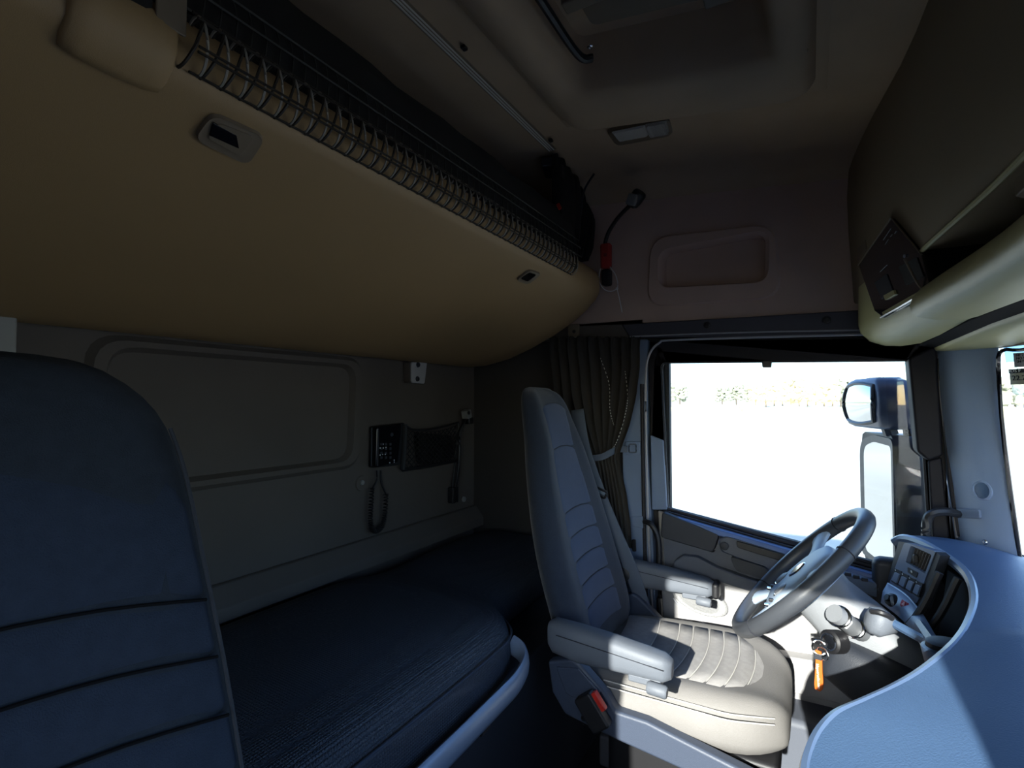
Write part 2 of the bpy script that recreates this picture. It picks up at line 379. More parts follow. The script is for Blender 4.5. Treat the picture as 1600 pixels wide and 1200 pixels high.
# window frame: outer rounded outline and window opening
wo_ = [U(1026,800,1,yd), U(1011,533,1,yd), U(1463,529,1,yd), U(1492,925,1,yd)]
wi_ = [U(1042,796,1,yd), U(1032,566,1,yd), U(1436,562,1,yd), U(1458,906,1,yd)]
sring('window_surround', rq(wo_,[.01,.07,.04,.01]), rq(wi_,[.005,.022,.03,.01]), (0,.05,0), M['frame'], door)
sring('outer_frame', rq(wo_,[.01,.07,.04,.01]), rq([p for p in scl(wi_,1.0)],[.005,.022,.03,.01]), (0,.02,0), M['frame'], door)
win = struct(thing('window_1', (wi_[0]+wi_[2])/2, None, None))
g = [p+V((0,.035,0)) for p in scl(wi_, 1.03)]
build('pane', g+off(g,(0,.004,0)), g_prism(g,(0,.004,0))[1], M['glass'], win)
tube('window_seal', off(rq(wi_,[.005,.022,.03,.01]),(0,.012,0)), .005, M['rubber'], win, closed=True, sub=1, n=6)
# chamfered front block of the frame, rear corner filler
prism('front_cover', [U(1419,560,1,yd-.03), U(1464,538,1,yd-.03), U(1474,712,1,yd-.03), U(1451,721,1,yd-.03), U(1433,706,1,yd-.03)], (0,.075,0), M['frame'], door, bevel=.008)
prism('rear_filler', [U(1016,680,1,yd-.008), U(1036,688,1,yd-.008), U(1042,797,1,yd-.008), U(1018,797,1,yd-.008)], (0,.04,0), M['grey_blue'], door, bevel=.004)
prism('pull_tab', [U(1190,563,1,yd-.008), U(1206,563,1,yd-.008), U(1205,574,1,yd-.008), U(1191,574,1,yd-.008)], (0,.02,0), M['black'], door)
prism('sill_bracket', [U(1450,720,1,yd-.01), U(1472,714,1,yd-.01), U(1490,900,1,yd-.01), U(1460,900,1,yd-.01)], (0,.04,0), M['frame'], door, bevel=.006)
struct(box('trim_11', (1.24,1.985,1.47), (1.10,.03,.20), M['rubber'], bevel=.002))
struct(box('trim_12', (.80,1.985,.70), (.10,.03,1.45), M['rubber'], bevel=.002))
struct(box('trim_13', (1.70,1.985,.70), (.10,.03,1.45), M['rubber'], bevel=.002))
# pale seals
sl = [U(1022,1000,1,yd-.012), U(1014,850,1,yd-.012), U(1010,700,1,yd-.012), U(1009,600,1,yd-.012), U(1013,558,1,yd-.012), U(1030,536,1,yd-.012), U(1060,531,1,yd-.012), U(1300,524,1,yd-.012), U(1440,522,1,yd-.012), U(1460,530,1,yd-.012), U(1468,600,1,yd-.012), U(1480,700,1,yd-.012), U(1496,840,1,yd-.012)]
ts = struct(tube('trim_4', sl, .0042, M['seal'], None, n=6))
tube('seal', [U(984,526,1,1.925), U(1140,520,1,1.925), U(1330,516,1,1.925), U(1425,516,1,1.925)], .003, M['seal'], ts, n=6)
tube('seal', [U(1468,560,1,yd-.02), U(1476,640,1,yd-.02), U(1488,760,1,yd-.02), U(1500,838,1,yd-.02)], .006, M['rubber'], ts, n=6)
struct(tube('trim_5', [U(1003,600,1,yd), U(1006,800,1,yd), U(1012,1000,1,yd)], .007, M['rubber'], None, n=8))
# lower door body
yl = 1.915
body = [U(1028,798,1,yl), U(1500,935,1,yl), U(1560,1250,1,yl), U(1045,1060,1,yl)]
body[2] = V((1.62,yl,.18)); body[3] = V((.84,yl,.18))
prism('door_panel', body, (0,.05,0), M['door_lower'], door, bevel=.004)
# sill ledge below the glass: skylight on its top is put into the blue colour
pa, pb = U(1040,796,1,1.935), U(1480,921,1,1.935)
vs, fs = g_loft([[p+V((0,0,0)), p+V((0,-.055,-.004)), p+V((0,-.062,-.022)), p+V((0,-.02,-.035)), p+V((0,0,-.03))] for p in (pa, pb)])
build('sill_ledge', vs, fs, mat('sill_sky_tint',(.09,.16,.36),.4), door, bevel=.004)
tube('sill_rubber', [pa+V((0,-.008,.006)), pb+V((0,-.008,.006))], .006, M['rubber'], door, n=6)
tube('sill_rubber', [pa+V((0,-.030,.000)), pb+V((0,-.030,.000))], .0035, M['black'], door, n=6)
ya = 1.872
prism('rear_pad', rq([U(1034,800,1,ya), U(1124,836,1,ya), U(1114,864,1,ya), U(1032,840,1,ya)], .012), (0,.045,0), M['door_dark'], door, bevel=.005)
prism('upper_panel', rq([U(1036,838,1,ya+.015), U(1116,864,1,ya+.015), U(1124,838,1,ya+.015), U(1390,918,1,ya+.015), U(1410,1000,1,ya+.015), U(1200,925,1,ya+.015), U(1100,905,1,ya+.015), U(1040,905,1,ya+.015)], .01), (0,.03,0), M['door_trim'], door, bevel=.004)
hz = rq([U(1121,843,1,ya-.004), U(1134,838,1,ya-.004), U(1285,884,1,ya-.004), U(1290,912,1,ya-.004), U(1205,893,1,ya-.004), U(1125,861,1,ya-.004)], .012)
relief('handle_bezel', [hz, scl(hz,.985), off(scl(hz,.95),(0,.006,0))], M['door_trim'], door, back=(0,.03,0))
prism('handle_recess', rq([U(1150,845,1,ya-.008), U(1285,884,1,ya-.008), U(1285,897,1,ya-.008), U(1152,856,1,ya-.008)], .008), (0,.01,0), M['black'], door)
prism('pull_handle', rq([U(1140,869,1,ya-.012), U(1200,888,1,ya-.012), U(1205,908,1,ya-.012), U(1150,893,1,ya-.012)], .015), (0,.02,0), M['door_dark'], door, bevel=.003)
lathe('lock_button', U(1132,853,1,ya-.004), (0,-1,0), [(.013,0),(.013,.004),(.010,.006)], M['door_dark'], door)
# raised armrest curve
arm_c = [U(1047,905,1,1.86), U(1052,878,1,1.86), U(1066,868,1,1.86), U(1090,871,1,1.86), U(1120,887,1,1.86), U(1170,905,1,1.86), U(1240,925,1,1.86), U(1240,945,1,1.86), U(1150,918,1,1.86), U(1110,905,1,1.86)]
prism('armrest_moulding', arm_c, (0,.05,0), M['door_trim'], door, bevel=.006)
# front switch area of the ledge
swp = struct(prism('trim_6', [U(1308,893,1,1.84), U(1392,918,1,1.84), U(1386,940,1,1.84), U(1310,912,1,1.84)], (0,.06,0), M['grey_blue'], door, bevel=.003)); del swp['kind']; swp.name='switch_panel'
for k in range(3):
    box('window_switch', U(1325+k*13, 897+k*4.2, 1, 1.834), (.016,.012,.010), M['door_dark'], door, bevel=.002)
text('switch_print', 'AUTO', .012, U(1377,922,1,1.8385), (1,0,-.12), (0,0,1), M['arm'], door)
# speaker grille and map pocket
sp = U(1092,935,1,yl-.004)
spv = [sp+V((.095*cos(a),0,.052*sin(a)-.02*cos(a))) for a in [2*pi*k/36 for k in range(36)]]
relief('speaker_grille', [spv, off(scl(spv,.97),(0,-.006,0)), off(scl(spv,.6),(0,-.009,0))], mat('speaker_mesh',(0.36,0.36,0.36),.9,bump=1.0,scale=260,kind='cells'), door, back=(0,.008,0))
mp = [U(1042,985,1,1.86), U(1060,975,1,1.86), U(1160,1015,1,1.86), U(1330,1090,1,1.86), U(1330,1130,1,1.86), U(1050,1070,1,1.86)]
mp[3] = V((1.45,1.86,.42)); mp[4] = V((1.45,1.86,.30)); mp[5] = V((.87,1.86,.30))
prism('map_pocket', mp, (0,.055,0), M['door_lower'], door, bevel=.008)
tube('panel_crease', [U(1052,935,1,yl-.003), U(1075,960,1,yl-.003), U(1130,990,1,yl-.003), U(1180,1015,1,yl-.003)], .003, M['seal'], door, n=6)
# upright grab handle at the door's rear edge
gh = thing('grab_handle', U(1025,985,1,1.86), 'black upright grab rail beside the driver door hinge side near the belt', 'handle')
tube('rail', [U(1007,815,1,1.88), U(1018,820,1,1.86), U(1028,842,1,1.86), U(1030,880,1,1.86), U(1031,960,1,1.86), U(1033,1010,1,1.88)], .010, M['black'], gh)
# sill step under the door
struct(box('trim_7', (1.18,1.86,.14), (.92,.16,.24), M['door_trim'], bevel=.02, seg=3))
struct(box('trim_8', (1.15,1.73,.05), (.95,.10,.10), mat('step_plastic',(.10,.10,.11),.6), bevel=.01))

# ---------------------------------------------------------------- passenger side wall, with the window the sun comes through
def mq(l): return [mir(p) for p in l]
o2 = rq([(-.03,YP,0),(-.03,YP,2.05),(1.80,YP,2.05),(1.80,YP,0)], .001)
wq = [V((.905,YP,.80)), V((.900,YP,1.395)), V((1.475,YP,1.395)), V((1.49,YP,.69))]
i2 = rq(wq, [.005,.022,.03,.01])
sring('wall_right', o2, i2, (0,-.05,0), M['rear_panel'])['kind'] = 'structure'
win2 = struct(thing('window_2', sum(i2,V((0,0,0)))/len(i2), None, None))
g2 = scl(wq,1.02)
g2 = [V((p.x, YP-.02, p.z)) for p in g2]
build('pane', g2+off(g2,(0,-.004,0)), g_prism(g2,(0,-.004,0))[1], M['glass'], win2)

# ---------------------------------------------------------------- windscreen, front wall, pillars
def xw(y, z=1.0): return 1.775 + .17*(1-((y-YM)/1.0)**2) - (z-.82)*.10
def ycol(n, a=-.24, b=1.88): return [a+(b-a)*k/(n-1) for k in range(n)]
fw = [[V((xw(y,.8)+.02,y,0)), V((xw(y,.8)+.02,y,.79)), V((xw(y,.8),y,.80))] for y in ycol(17)]
struct(grid('wall_front', fw, M['door_dark'], solid=.01))
fh = [[V((xw(y,1.33)-.005,y,1.338)), V((xw(y,1.33),y,1.36)), V((xw(y,1.33)+.02,y,2.05))] for y in ycol(17)]
struct(grid('wall_front', fh, M['headliner'], solid=.01))
ws = struct(thing('window_3', (1.9,YM,.8), None, None))
gl = [[V((xw(y,z)-.002,y,z)) for z in (.79,.95,1.1,1.25,1.345)] for y in ycol(21,-.16,1.80)]
grid('pane', gl, M['glass'], ws)
tb = [[V((xw(y,z)+.004,y,z)) for z in (1.30,1.325,1.350)] for y in ycol(21,-.16,1.795)]
grid('sun_band', tb, M['glass_tint'], ws)
tube('glass_border', [V((xw(y,1.325)-.008,y,1.325)) for y in ycol(15,-.16,1.72)]+[U(1566,548,1,1.74), U(1560,575,1,1.755), U(1570,700,1,1.765), U(1597,895,1,1.78)], .005, M['blackgloss'], ws, n=6, sub=3)
def pillar(f, lbl):
    L = [(1462,531),(1466,600),(1475,690),(1486,760),(1499,850),(1520,960)]
    Rr = [(1560,538),(1562,600),(1570,690),(1581,770),(1597,892),(1615,980)]
    rows = []
    for (a, b), (c, d) in zip(L, Rr):
        p, q = U(a,b,1,1.925), U(c,d,1,1.775)
        q.z = p.z = (p.z+q.z)/2
        rows.append([f(p+V((0,.05,0))), f(p), f(p.lerp(q,.08)+V((-.008,-.012,0))), f(p.lerp(q,.5)+V((-.014,-.014,0))), f(p.lerp(q,.93)+V((-.008,-.006,0))), f(q), f(q+V((.002,.07,0)))])
    rows.append([V((p.x, p.y, 0)) for p in rows[-1]])
    rows.insert(0, [V((p.x, p.y, 1.40)) for p in rows[0]])
    vs, fs = g_loft(rows)
    return struct(build(lbl, vs, fs, M['pillar'], angle=50))
pl_ = pillar(lambda p: V(p), 'trim_9'); pr_ = pillar(mir, 'trim_10')
nrm = V((-.80,-.58,0)).normalized()
def onpil(px, py): return UP(px, py, U(1500,700,1,1.868), (-.80,-.60,0))
screw(onpil(1512,571), nrm, pl_, .007, M['black']); screw(onpil(1540,847), nrm, pl_, .007)
tw = thing('tweeter', onpil(1536,766), 'round grey tweeter cover on the windscreen pillar', 'speaker')
lathe('ring', onpil(1536,766)+nrm*-.004, nrm, [(.027,0),(.026,.008),(.022,.010),(.021,.006)], M['pillar'], tw, n=28)
lathe('grille', onpil(1537,766)+nrm*-.003, nrm, [(.0205,0),(.020,.007),(.010,.009)], M['dash'], tw, n=28)
ph = thing('grab_handle', onpil(1500,806), 'black bent grab handle bolted to the windscreen pillar over the dashboard', 'handle')
prism('mount', rq([onpil(1497,794)+nrm*.004, onpil(1532,796)+nrm*.004, onpil(1533,811)+nrm*.004, onpil(1498,809)+nrm*.004], .008), nrm*-.012, M['grey_blue'], ph)
hp = onpil(1500,803)+nrm*.008
tube('rail', [hp, U(1482,800,1,1.80), U(1460,801,1,1.78), U(1449,812,1,1.78), U(1447,840,1,1.78), U(1452,890,1,1.80)], .011, M['black'], ph)

# stickers on the screen
def onws(px, py):
    d = ray(px,py); lo_, hi_ = .5, 3.5
    for _ in range(40):
        t = (lo_+hi_)/2; p = CAM+d*t
        if p.x < xw(p.y,p.z)-.008: lo_ = t
        else: hi_ = t
    return p
def sticker(name, label, q, m):
    c = [onws(*t) for t in q]; t = thing(name, sum(c,V((0,0,0)))/4, label, 'sticker')
    prism('sheet', c, (.0012,0,0), m, t, bevel=0); return t, c
t1, c1 = sticker('sticker', 'grey paper sticker with small print at the top of the windscreen', [(1583,552),(1640,547),(1642,571),(1585,574)], M['paper'])
def stext(t, c, s_, size, u, v, m_, st=1.5, nm='print'):
    sx = c[1]-c[0]; uy = c[0]-c[3]; text(nm, s_, size, c[0]+sx*u-uy*v+V((-.003,-.001,0)), sx, uy, m_, t, align='LEFT', st=st)
for k, s_ in enumerate(['NE 2 -', 'NO 5 -', 'SN 7 /']): stext(t1, c1, s_, .0085, .12, .18+.22*k, M['ink'])
box('printed_bar', c1[0].lerp(c1[1],.45)+(c1[3]-c1[0])*.84+V((-.002,-.001,0)), (.0012,.07,.0014), M['ink'], t1, bevel=0)
t2, c2 = sticker('sticker', 'yellowed date sticker with a black heading band on the windscreen', [(1577,577),(1640,573),(1643,599),(1579,601)], M['yellow'])
hbv = V((-.0015,0,0))
prism('heading_band', [c2[0]+hbv, c2[1]+hbv, c2[1].lerp(c2[2],.27)+hbv, c2[0].lerp(c2[3],.27)+hbv], (.0008,0,0), M['ink'], t2, bevel=0)
stext(t2, c2, 'IDS F', .0115, .03, .13, M['white'], 1.6, 'heading')
stext(t2, c2, '22.2', .0175, .09, .60, M['ink'], 1.6, 'date')
t3, c3 = sticker('document_sleeve', 'clear plastic sleeve stuck under the date sticker on the windscreen', [(1580,602),(1617,601),(1620,618),(1582,617)], glass('sleeve_plastic',(.8,.86,.95)))
# ================================================================== SEATS
def rrect(w, d, r, n=5):     # rounded rectangle outline (x=depth, y=width), CCW
    out = []
    for cx, cy, a0 in ((d-r,w-r,0),(-d+r,w-r,90),(-d+r,-w+r,180),(d-r,-w+r,270)):
        for k in range(n): a = radians(a0+90*k/(n-1)); out.append((cx+r*cos(a), cy+r*sin(a)))
    return out
def seat_back(name, prof, yc, m, parent, bol=.018, ins=.62, er=.80):
    # prof rows: z, x front, thickness, half width ; side bolsters stand proud of the middle
    rings = []
    NX = 13
    def fx(t, d_, w): return bol*(min(1,abs(t)/ins)**4) if w > .15 else .4*bol*(min(1,abs(t)/ins)**4)
    for z, xf, th, w in prof:
        r = []
        for k in range(NX):
            t = -1+2*k/(NX-1)
            edge = (max(0,abs(t)-er)/(1-er))**2.2*min(.035, th*.45)
            r.append(V((xf+fx(t,0,w)-bol-edge+.0, yc+w*t, z)))
        for k in range(7):
            t = 1-2*k/6
            edge = (max(0,abs(t)-.6)/.4)**2*th*.30
            r.append(V((xf-th+edge, yc+w*t*.97, z+.01)))
        rings.append(r)
    vs, fs = g_loft(rings)
    return build(name, vs, fs, m, parent, angle=70, subd=1)
def interp(prof, z, k):
    p = sorted(prof)
    for a, b in zip(p, p[1:]):
        if a[0] <= z <= b[0]: t = (z-a[0])/(b[0]-a[0]); return a[k]+(b[k]-a[k])*t
    return p[0][k] if z < p[0][0] else p[-1][k]
YS = 1.51
prof = [(.47,.775,.09,.215),(.52,.792,.115,.230),(.60,.773,.12,.236),(.70,.741,.12,.236),(.80,.713,.118,.228),(.90,.686,.112,.208),(1.0,.660,.105,.185),(1.08,.641,.10,.155),(1.14,.627,.10,.142),(1.19,.611,.09,.134),(1.225,.591,.07,.118),(1.24,.566,.03,.085)]
def make_driver_seat():
    s = thing('driver_seat', (.98,YS,0), 'blue grey suspension seat with armrests behind the steering wheel', 'seat')
    seat_back('backrest', prof, YS, M['fabric'], s, bol=.022, ins=.72)
    # insert panel on the front of the backrest, in four quilted sections
    zz = [.545,.60,.66,.72,.785,.85,.92,1.0,1.075]
    secs = [(.545,.615),(.618,.672),(.676,.735),(.739,.80),(.804,.868),(.872,1.05),(1.054,1.185)]
    for a, b in secs:
        rows = []
        for z in (a, a+.006, (a+b)/2, b-.006, b):
            w = interp(prof,z,3)*.70; xf = interp(prof,z,1)-.022
            e = .0015 if z in (a,b) else .0045
            rows.append([V((xf+e+(.006*abs(t)**4)*(1 if z<1.0 else .4)-(.006 if abs(t)==1 else 0), YS+w*t, z+.020*(1-t*t)-.01)) for t in (-1,-.96,-.6,-.2,.2,.6,.96,1)])
        grid('quilted_section', rows, M['fabric2'], s, angle=80)
    for z in (.6165,.674,.737,.802,.870,1.052):
        w = interp(prof,z,3)*.68; xf = interp(prof,z,1)-.022
        tube('quilt_seam', [V((xf+.0012+.006*abs(t)**4*(1 if z<1.0 else .4), YS+w*t, z+.020*(1-t*t)-.01)) for t in (-1,-.6,-.2,.2,.6,1)], .0016, M['darkseam'], s, n=5, sub=3)
    # seat cushion
    xs_ = [(.745,.06,.0),(.77,.075,.0),(.88,.085,.0),(1.0,.088,.0),(1.10,.088,.0),(1.17,.084,0),(1.215,.07,0),(1.24,.045,0),(1.25,.015,0)]
    rings = []
    for i, (x, h, q) in enumerate(xs_):
        w = .252 if x < 1.12 else .252-.10*((x-1.12)/.13)**2
        top = .505+.012*sin((x-.75)*3); r = []
        for k in range(13):
            t = -1+2*k/12
            e = (max(0,abs(t)-.82)/.18)**2*.045
            r.append(V((x, YS+w*t, top+ .012*min(1,abs(t)/.7)**5 - e - (.088-h)*.9)))
        for k in range(7):
            t = 1-2*k/6; r.append(V((x-(.0), YS+w*.97*t, .40+(.088-h)*.3)))
        rings.append(r)
    vs, fs = g_loft(rings); cush = build('seat_cushion', vs, fs, M['bolster'], s, angle=70, subd=1)
    # paler ribbed insert with stitched cross lines
    def ctop(x, t): return .505+.012*sin((x-.75)*3)-(max(0,x-1.10)/.13)**2*.034
    xe = [.80,.90,.96,1.0,1.045,1.085,1.125,1.165,1.222]
    for a, b in zip(xe, xe[1:]):
        rows = []
        for x in (a, a+.004, (a+b)/2, b-.004, b):
            w = .168 if x < 1.12 else .168-.045*((x-1.12)/.11)**2
            e = .001 if x in (a,b) else .006
            rows.append([V((x-.018*(t*t), YS+w*t, ctop(x,t)+e+(.002*t**4)-(.006 if abs(t)==1 else 0))) for t in (-1,-.97,-.6,-.2,.2,.6,.97,1)])
        grid('ribbed_section', rows, M['cushion'], s, angle=80)
    sb = Bag()
    for x in xe[1:-1]:
        w = .165 if x < 1.12 else .165-.045*((x-1.12)/.11)**2
        sb.add(*g_tube([V((x-.018*t*t, YS+w*t, ctop(x,t)+.0045)) for t in (-1,-.6,-.2,.2,.6,1)], .0016, n=5, sub=3))
    sb.out('cross_stitching', M['stitch'], s)
    st_ = Bag()
    for o_ in (0, .009):
        st_.add(*g_tube([V((x, YS-.246+(.0 if x<1.12 else .10*((x-1.12)/.13)**2)+o_*1.2, .496+o_*.9-(max(0,x-1.15)/.1)**2*.03)) for x in (.84,.92,1.0,1.08,1.13,1.18,1.22)], .0014, n=5, sub=3))
    st_.out('edge_stitching', M['stitch'], s)
    box('seat_pan', (1.0,YS,.385), (.46,.44,.05), M['black'], s, bevel=.012)
    # plastic side cover with the belt buckle
    y0 = YS-.275
    sd_ = [U(855,1033,1,y0), U(862,1082,1,y0), U(882,1117,1,y0), U(960,1156,1,y0), V((1.23,y0,.35)), V((1.235,y0,.40)), U(1010,1128,1,y0), U(962,1112,1,y0), U(948,1088,1,y0), U(905,1038,1,y0), U(893,1030,1,y0)]
    prism('side_cover', sd_, (0,.035,0), M['seat_plastic'], s, bevel=.008, seg=3)
    prism('side_cover', [V((p.x, 2*YS-p.y, p.z)) for p in sd_], (0,-.035,0), M['seat_plastic'], s, bevel=.008)
    prism('cover_panel', [U(868,1042,1,y0-.004), U(884,1084,1,y0-.004), U(918,1104,1,y0-.004), U(938,1082,1,y0-.004), U(903,1044,1,y0-.004)], (0,.01,0), M['seat_plastic'], s, bevel=.003)
    lathe('cover_screw', U(912,1122,1,y0), (0,-1,0), [(.007,0),(.006,.003),(.003,.004)], M['black'], s, n=12)
    bq = U(934,1102,1,y0-.02)
    Rb = Matrix.Rotation(radians(-38),3,'Y')
    bk = box('belt_buckle', bq+V((-.012,0,-.018)), (.05,.030,.085), M['black'], s, bevel=.006, R=Rb)
    box('release_button', U(939,1095,1,y0-.02)+V((0,-.012,.006)), (.014,.016,.045), M['red'], bk, bevel=.003, R=Matrix.Rotation(radians(-38),3,'Y'))
    # armrests
    for sgn, nm in ((-1,'near'),(1,'far')):
        ya_ = YS+sgn*.292
        sec = []
        for x, zt, zb, w in ((.722,.648,.590,.020),(.735,.655,.575,.027),(.80,.652,.566,.030),(.90,.643,.570,.031),(.97,.634,.572,.031),(1.005,.629,.572,.028),(1.022,.620,.580,.017)):
            c_ = (zt+zb)/2; h = (zt-zb)/2
            sec.append([V((x, ya_+w*(abs(cos(a))**.55)*(1 if cos(a)>0 else -1), c_+h*(abs(sin(a))**.55)*(1 if sin(a)>0 else -1))) for a in [2*pi*(k+.5)/16 for k in range(16)]])
        vs, fs = g_loft(sec); ar = build('armrest', vs, fs, M['arm'], s, angle=60)
        tube('armrest_seam', [V((x, ya_-.0305, z)) for x, z in ((.75,.628),(.85,.620),(.97,.610),(1.01,.606))], .0012, M['darkseam'], ar, n=5)
        for k in range(2): pass
        lathe('tilt_knob', V((.975,ya_-.036,.566)), (1,0,-.05), [(.011,0),(.014,.004),(.014,.040),(.011,.044)], M['arm'], ar, n=14)
        box('knob_holder', (.965,ya_,.570), (.075,.05,.018), M['arm'], ar, bevel=.004)
        lathe('pivot', V((.735,ya_-sgn*.03,.61)), (0,-sgn,0), [(.025,-.012),(.025,.012),(.015,.016)], M['black'], s, n=18)
        if sgn > 0: box('tip_cap', (1.03,ya_,.598), (.022,.056,.05), M['black'], ar, bevel=.010, seg=3)
    # suspension pedestal
    box('pedestal', (1.0,YS,.22), (.36,.34,.28), M['black'], s, bevel=.03, seg=3)
    box('floor_plate', (1.0,YS,.04), (.44,.40,.08), M['black'], s, bevel=.01)
    return s
dseat = make_driver_seat()
# lap and shoulder belt of the driver seat
sbelt = thing('seat_belt', U(1005,985,1,1.80), 'blue grey shoulder belt running down behind the driver seat to its far side', 'seat belt')
bp_ = [(U(902,640,1,1.76),.022),(U(912,700,1,1.755),.024),(U(934,765,1,1.75),.024),(U(956,820,1,1.75),.025),(U(981,878,1,1.76),.026),(U(1003,940,1,1.77),.026),(U(1015,988,1,1.77),.026)]
rows = []
cp = catmull([p for p,_ in bp_], 4)
for i, p in enumerate(cp):
    d = (cp[min(i+1,len(cp)-1)]-cp[max(i-1,0)]).normalized(); sd__ = d.cross(V((0,1,0))).normalized()
    rows.append([p-sd__*.024, p-sd__*.022+V((0,-.001,0)), p+V((0,-.0015,0)), p+sd__*.022+V((0,-.001,0)), p+sd__*.024])
grid('webbing', rows, M['belt'], sbelt, solid=.002)
R_ = Matrix.Rotation(radians(20),3,'Y')
lp = [U(934,768,1,1.738)+R_@V((x,0,z)) for x,z in ((-.032,-.012),(.032,-.012),(.032,.012),(-.032,.012))]
tube('guide_loop', rq(lp,.008,4), .0045, M['black'], sbelt, closed=True, sub=1, n=6)
prism('guide_plate', [U(934,768,1,1.742)+R_@V((x,0,z)) for x,z in ((-.026,-.003),(.026,-.003),(.026,.007),(-.026,.007))], (0,.003,0), M['alu'], sbelt, bevel=.001)
tube('anchor_stalk', [U(985,940,1,1.79), U(992,965,1,1.78), U(1000,990,1,1.77)], .008, M['black'], sbelt)
tube('anchor_stalk', [U(996,955,1,1.80), U(1008,980,1,1.79), U(1016,1000,1,1.78)], .005, M['metal'], sbelt)

# passenger seat, only its wide backrest in view
YQ = .105
pprof = [(0.440,0.840,0.120,0.255),(0.550,0.835,0.130,0.270),(0.700,0.802,0.135,0.275),(0.820,0.775,0.135,0.275),(0.950,0.742,0.130,0.265),(1.050,0.715,0.130,0.257),(1.120,0.697,0.125,0.250),(1.170,0.682,0.120,0.240),(1.205,0.668,0.110,0.220),(1.232,0.650,0.085,0.188),(1.245,0.630,0.040,0.150)]
ps = thing('passenger_seat', (1.0,YQ,0), 'shade-darkened blue wide backrest of the passenger seat in the near left corner', 'seat')
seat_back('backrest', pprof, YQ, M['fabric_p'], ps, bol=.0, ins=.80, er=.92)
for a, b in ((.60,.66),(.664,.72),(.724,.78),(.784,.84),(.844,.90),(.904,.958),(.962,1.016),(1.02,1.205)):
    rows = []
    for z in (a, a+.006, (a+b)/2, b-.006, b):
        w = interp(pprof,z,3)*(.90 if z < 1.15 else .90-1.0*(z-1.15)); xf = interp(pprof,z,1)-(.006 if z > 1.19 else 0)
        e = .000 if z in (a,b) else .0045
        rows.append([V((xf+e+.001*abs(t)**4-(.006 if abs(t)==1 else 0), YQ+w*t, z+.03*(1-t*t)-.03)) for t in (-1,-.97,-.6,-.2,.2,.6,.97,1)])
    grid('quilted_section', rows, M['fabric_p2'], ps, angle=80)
for z in (.662,.722,.782,.842,.902,.960,1.018):
    w = interp(pprof,z,3)*.88; xf = interp(pprof,z,1)
    tube('quilt_seam', [V((interp(pprof,z-.03*t*t,1)+.0035, YQ+w*t, z-.03*t*t)) for t in (-1,-.6,-.2,.2,.6,1)], .0018, M['void'], ps, n=5, sub=3)
tube('side_piping', [V((interp(pprof,z,1)-.003, YQ+interp(pprof,z,3)*.905, z)) for z in (.6,.75,.9,1.02,1.12,1.17)], .0022, M['darkseam'], ps, n=6)
cr = []
for x, h in ((.78,.05),(.82,.08),(1.0,.09),(1.2,.085),(1.27,.06),(1.29,.02)):
    cr.append([V((x, YQ+a_*.25, .41+b_*h)) for a_, b_ in ((-1,-.5),(-1,.7),(-.85,1.0),(0,.96),(.85,1.0),(1,.7),(1,-.5))])
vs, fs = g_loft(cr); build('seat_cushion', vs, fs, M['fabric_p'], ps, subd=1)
box('pedestal', (1.02,YQ,.18), (.40,.40,.36), M['black'], ps, bevel=.02)

# ================================================================== BUNKS
bed = thing('lower_bunk', (.34,.8,0), 'dark lower bunk with a perforated vinyl mattress along the rear wall', 'bed')
base = box('bunk_base', (.32,.80,.25), (.60,2.14,.50), M['bedbase'], bed, bevel=.01)
def mat_ring(y, xm, zt, zb, r=.045):
    q = [(.055,zb),(xm-.02,zb),(xm,zb+.035),(xm+.002,(zb+zt)/2),(xm-.004,zt-.045),(xm-.022,zt-.014),(xm-.06,zt),(xm*.55,zt+.010),(.12,zt+.010),(.055,zt-.01)]
    return [V((a, y, b)) for a, b in q]
ms = [(-.27,.655,.655,.52),(-.25,.672,.675,.50),(.2,.672,.678,.50),(.7,.672,.678,.50),(1.05,.668,.675,.50),(1.13,.655,.672,.50),(1.185,.625,.665,.50),(1.235,.575,.655,.50),(1.285,.525,.648,.50),(1.36,.500,.650,.50),(1.55,.49,.660,.50),(1.86,.49,.665,.50),(1.925,.48,.65,.51)]
vs, fs = g_loft([mat_ring(*q) for q in ms]); build('mattress', vs, fs, M['mattress'], bed, angle=75, subd=1)
tube('front_piping', [V((.673,-.22,.628)), V((.675,.3,.630)), V((.675,.8,.630)), V((.668,1.06,.628)), V((.650,1.14,.624)), V((.612,1.20,.618)), V((.55,1.26,.61))], .0028, M['mattress_side'], bed, n=6)
rail = thing('bunk_guard_rail', (.71,.5,.50), 'pale blue metal bar curving round the front of the lower bunk', 'rail')
vs, fs = g_tube([V((.705,-.25,.545)), V((.705,.2,.545)), V((.705,.7,.546)), V((.705,1.00,.552)), V((.703,1.08,.556)), V((.692,1.135,.566)), V((.668,1.160,.580)), V((.638,1.165,.590))], .011, n=12, ry=.026, sub=6)
build('bar', vs, fs, M['alu'], rail)
for y in (.1,.95): box('mount', (.665,y,.52), (.07,.035,.03), M['black'], rail)

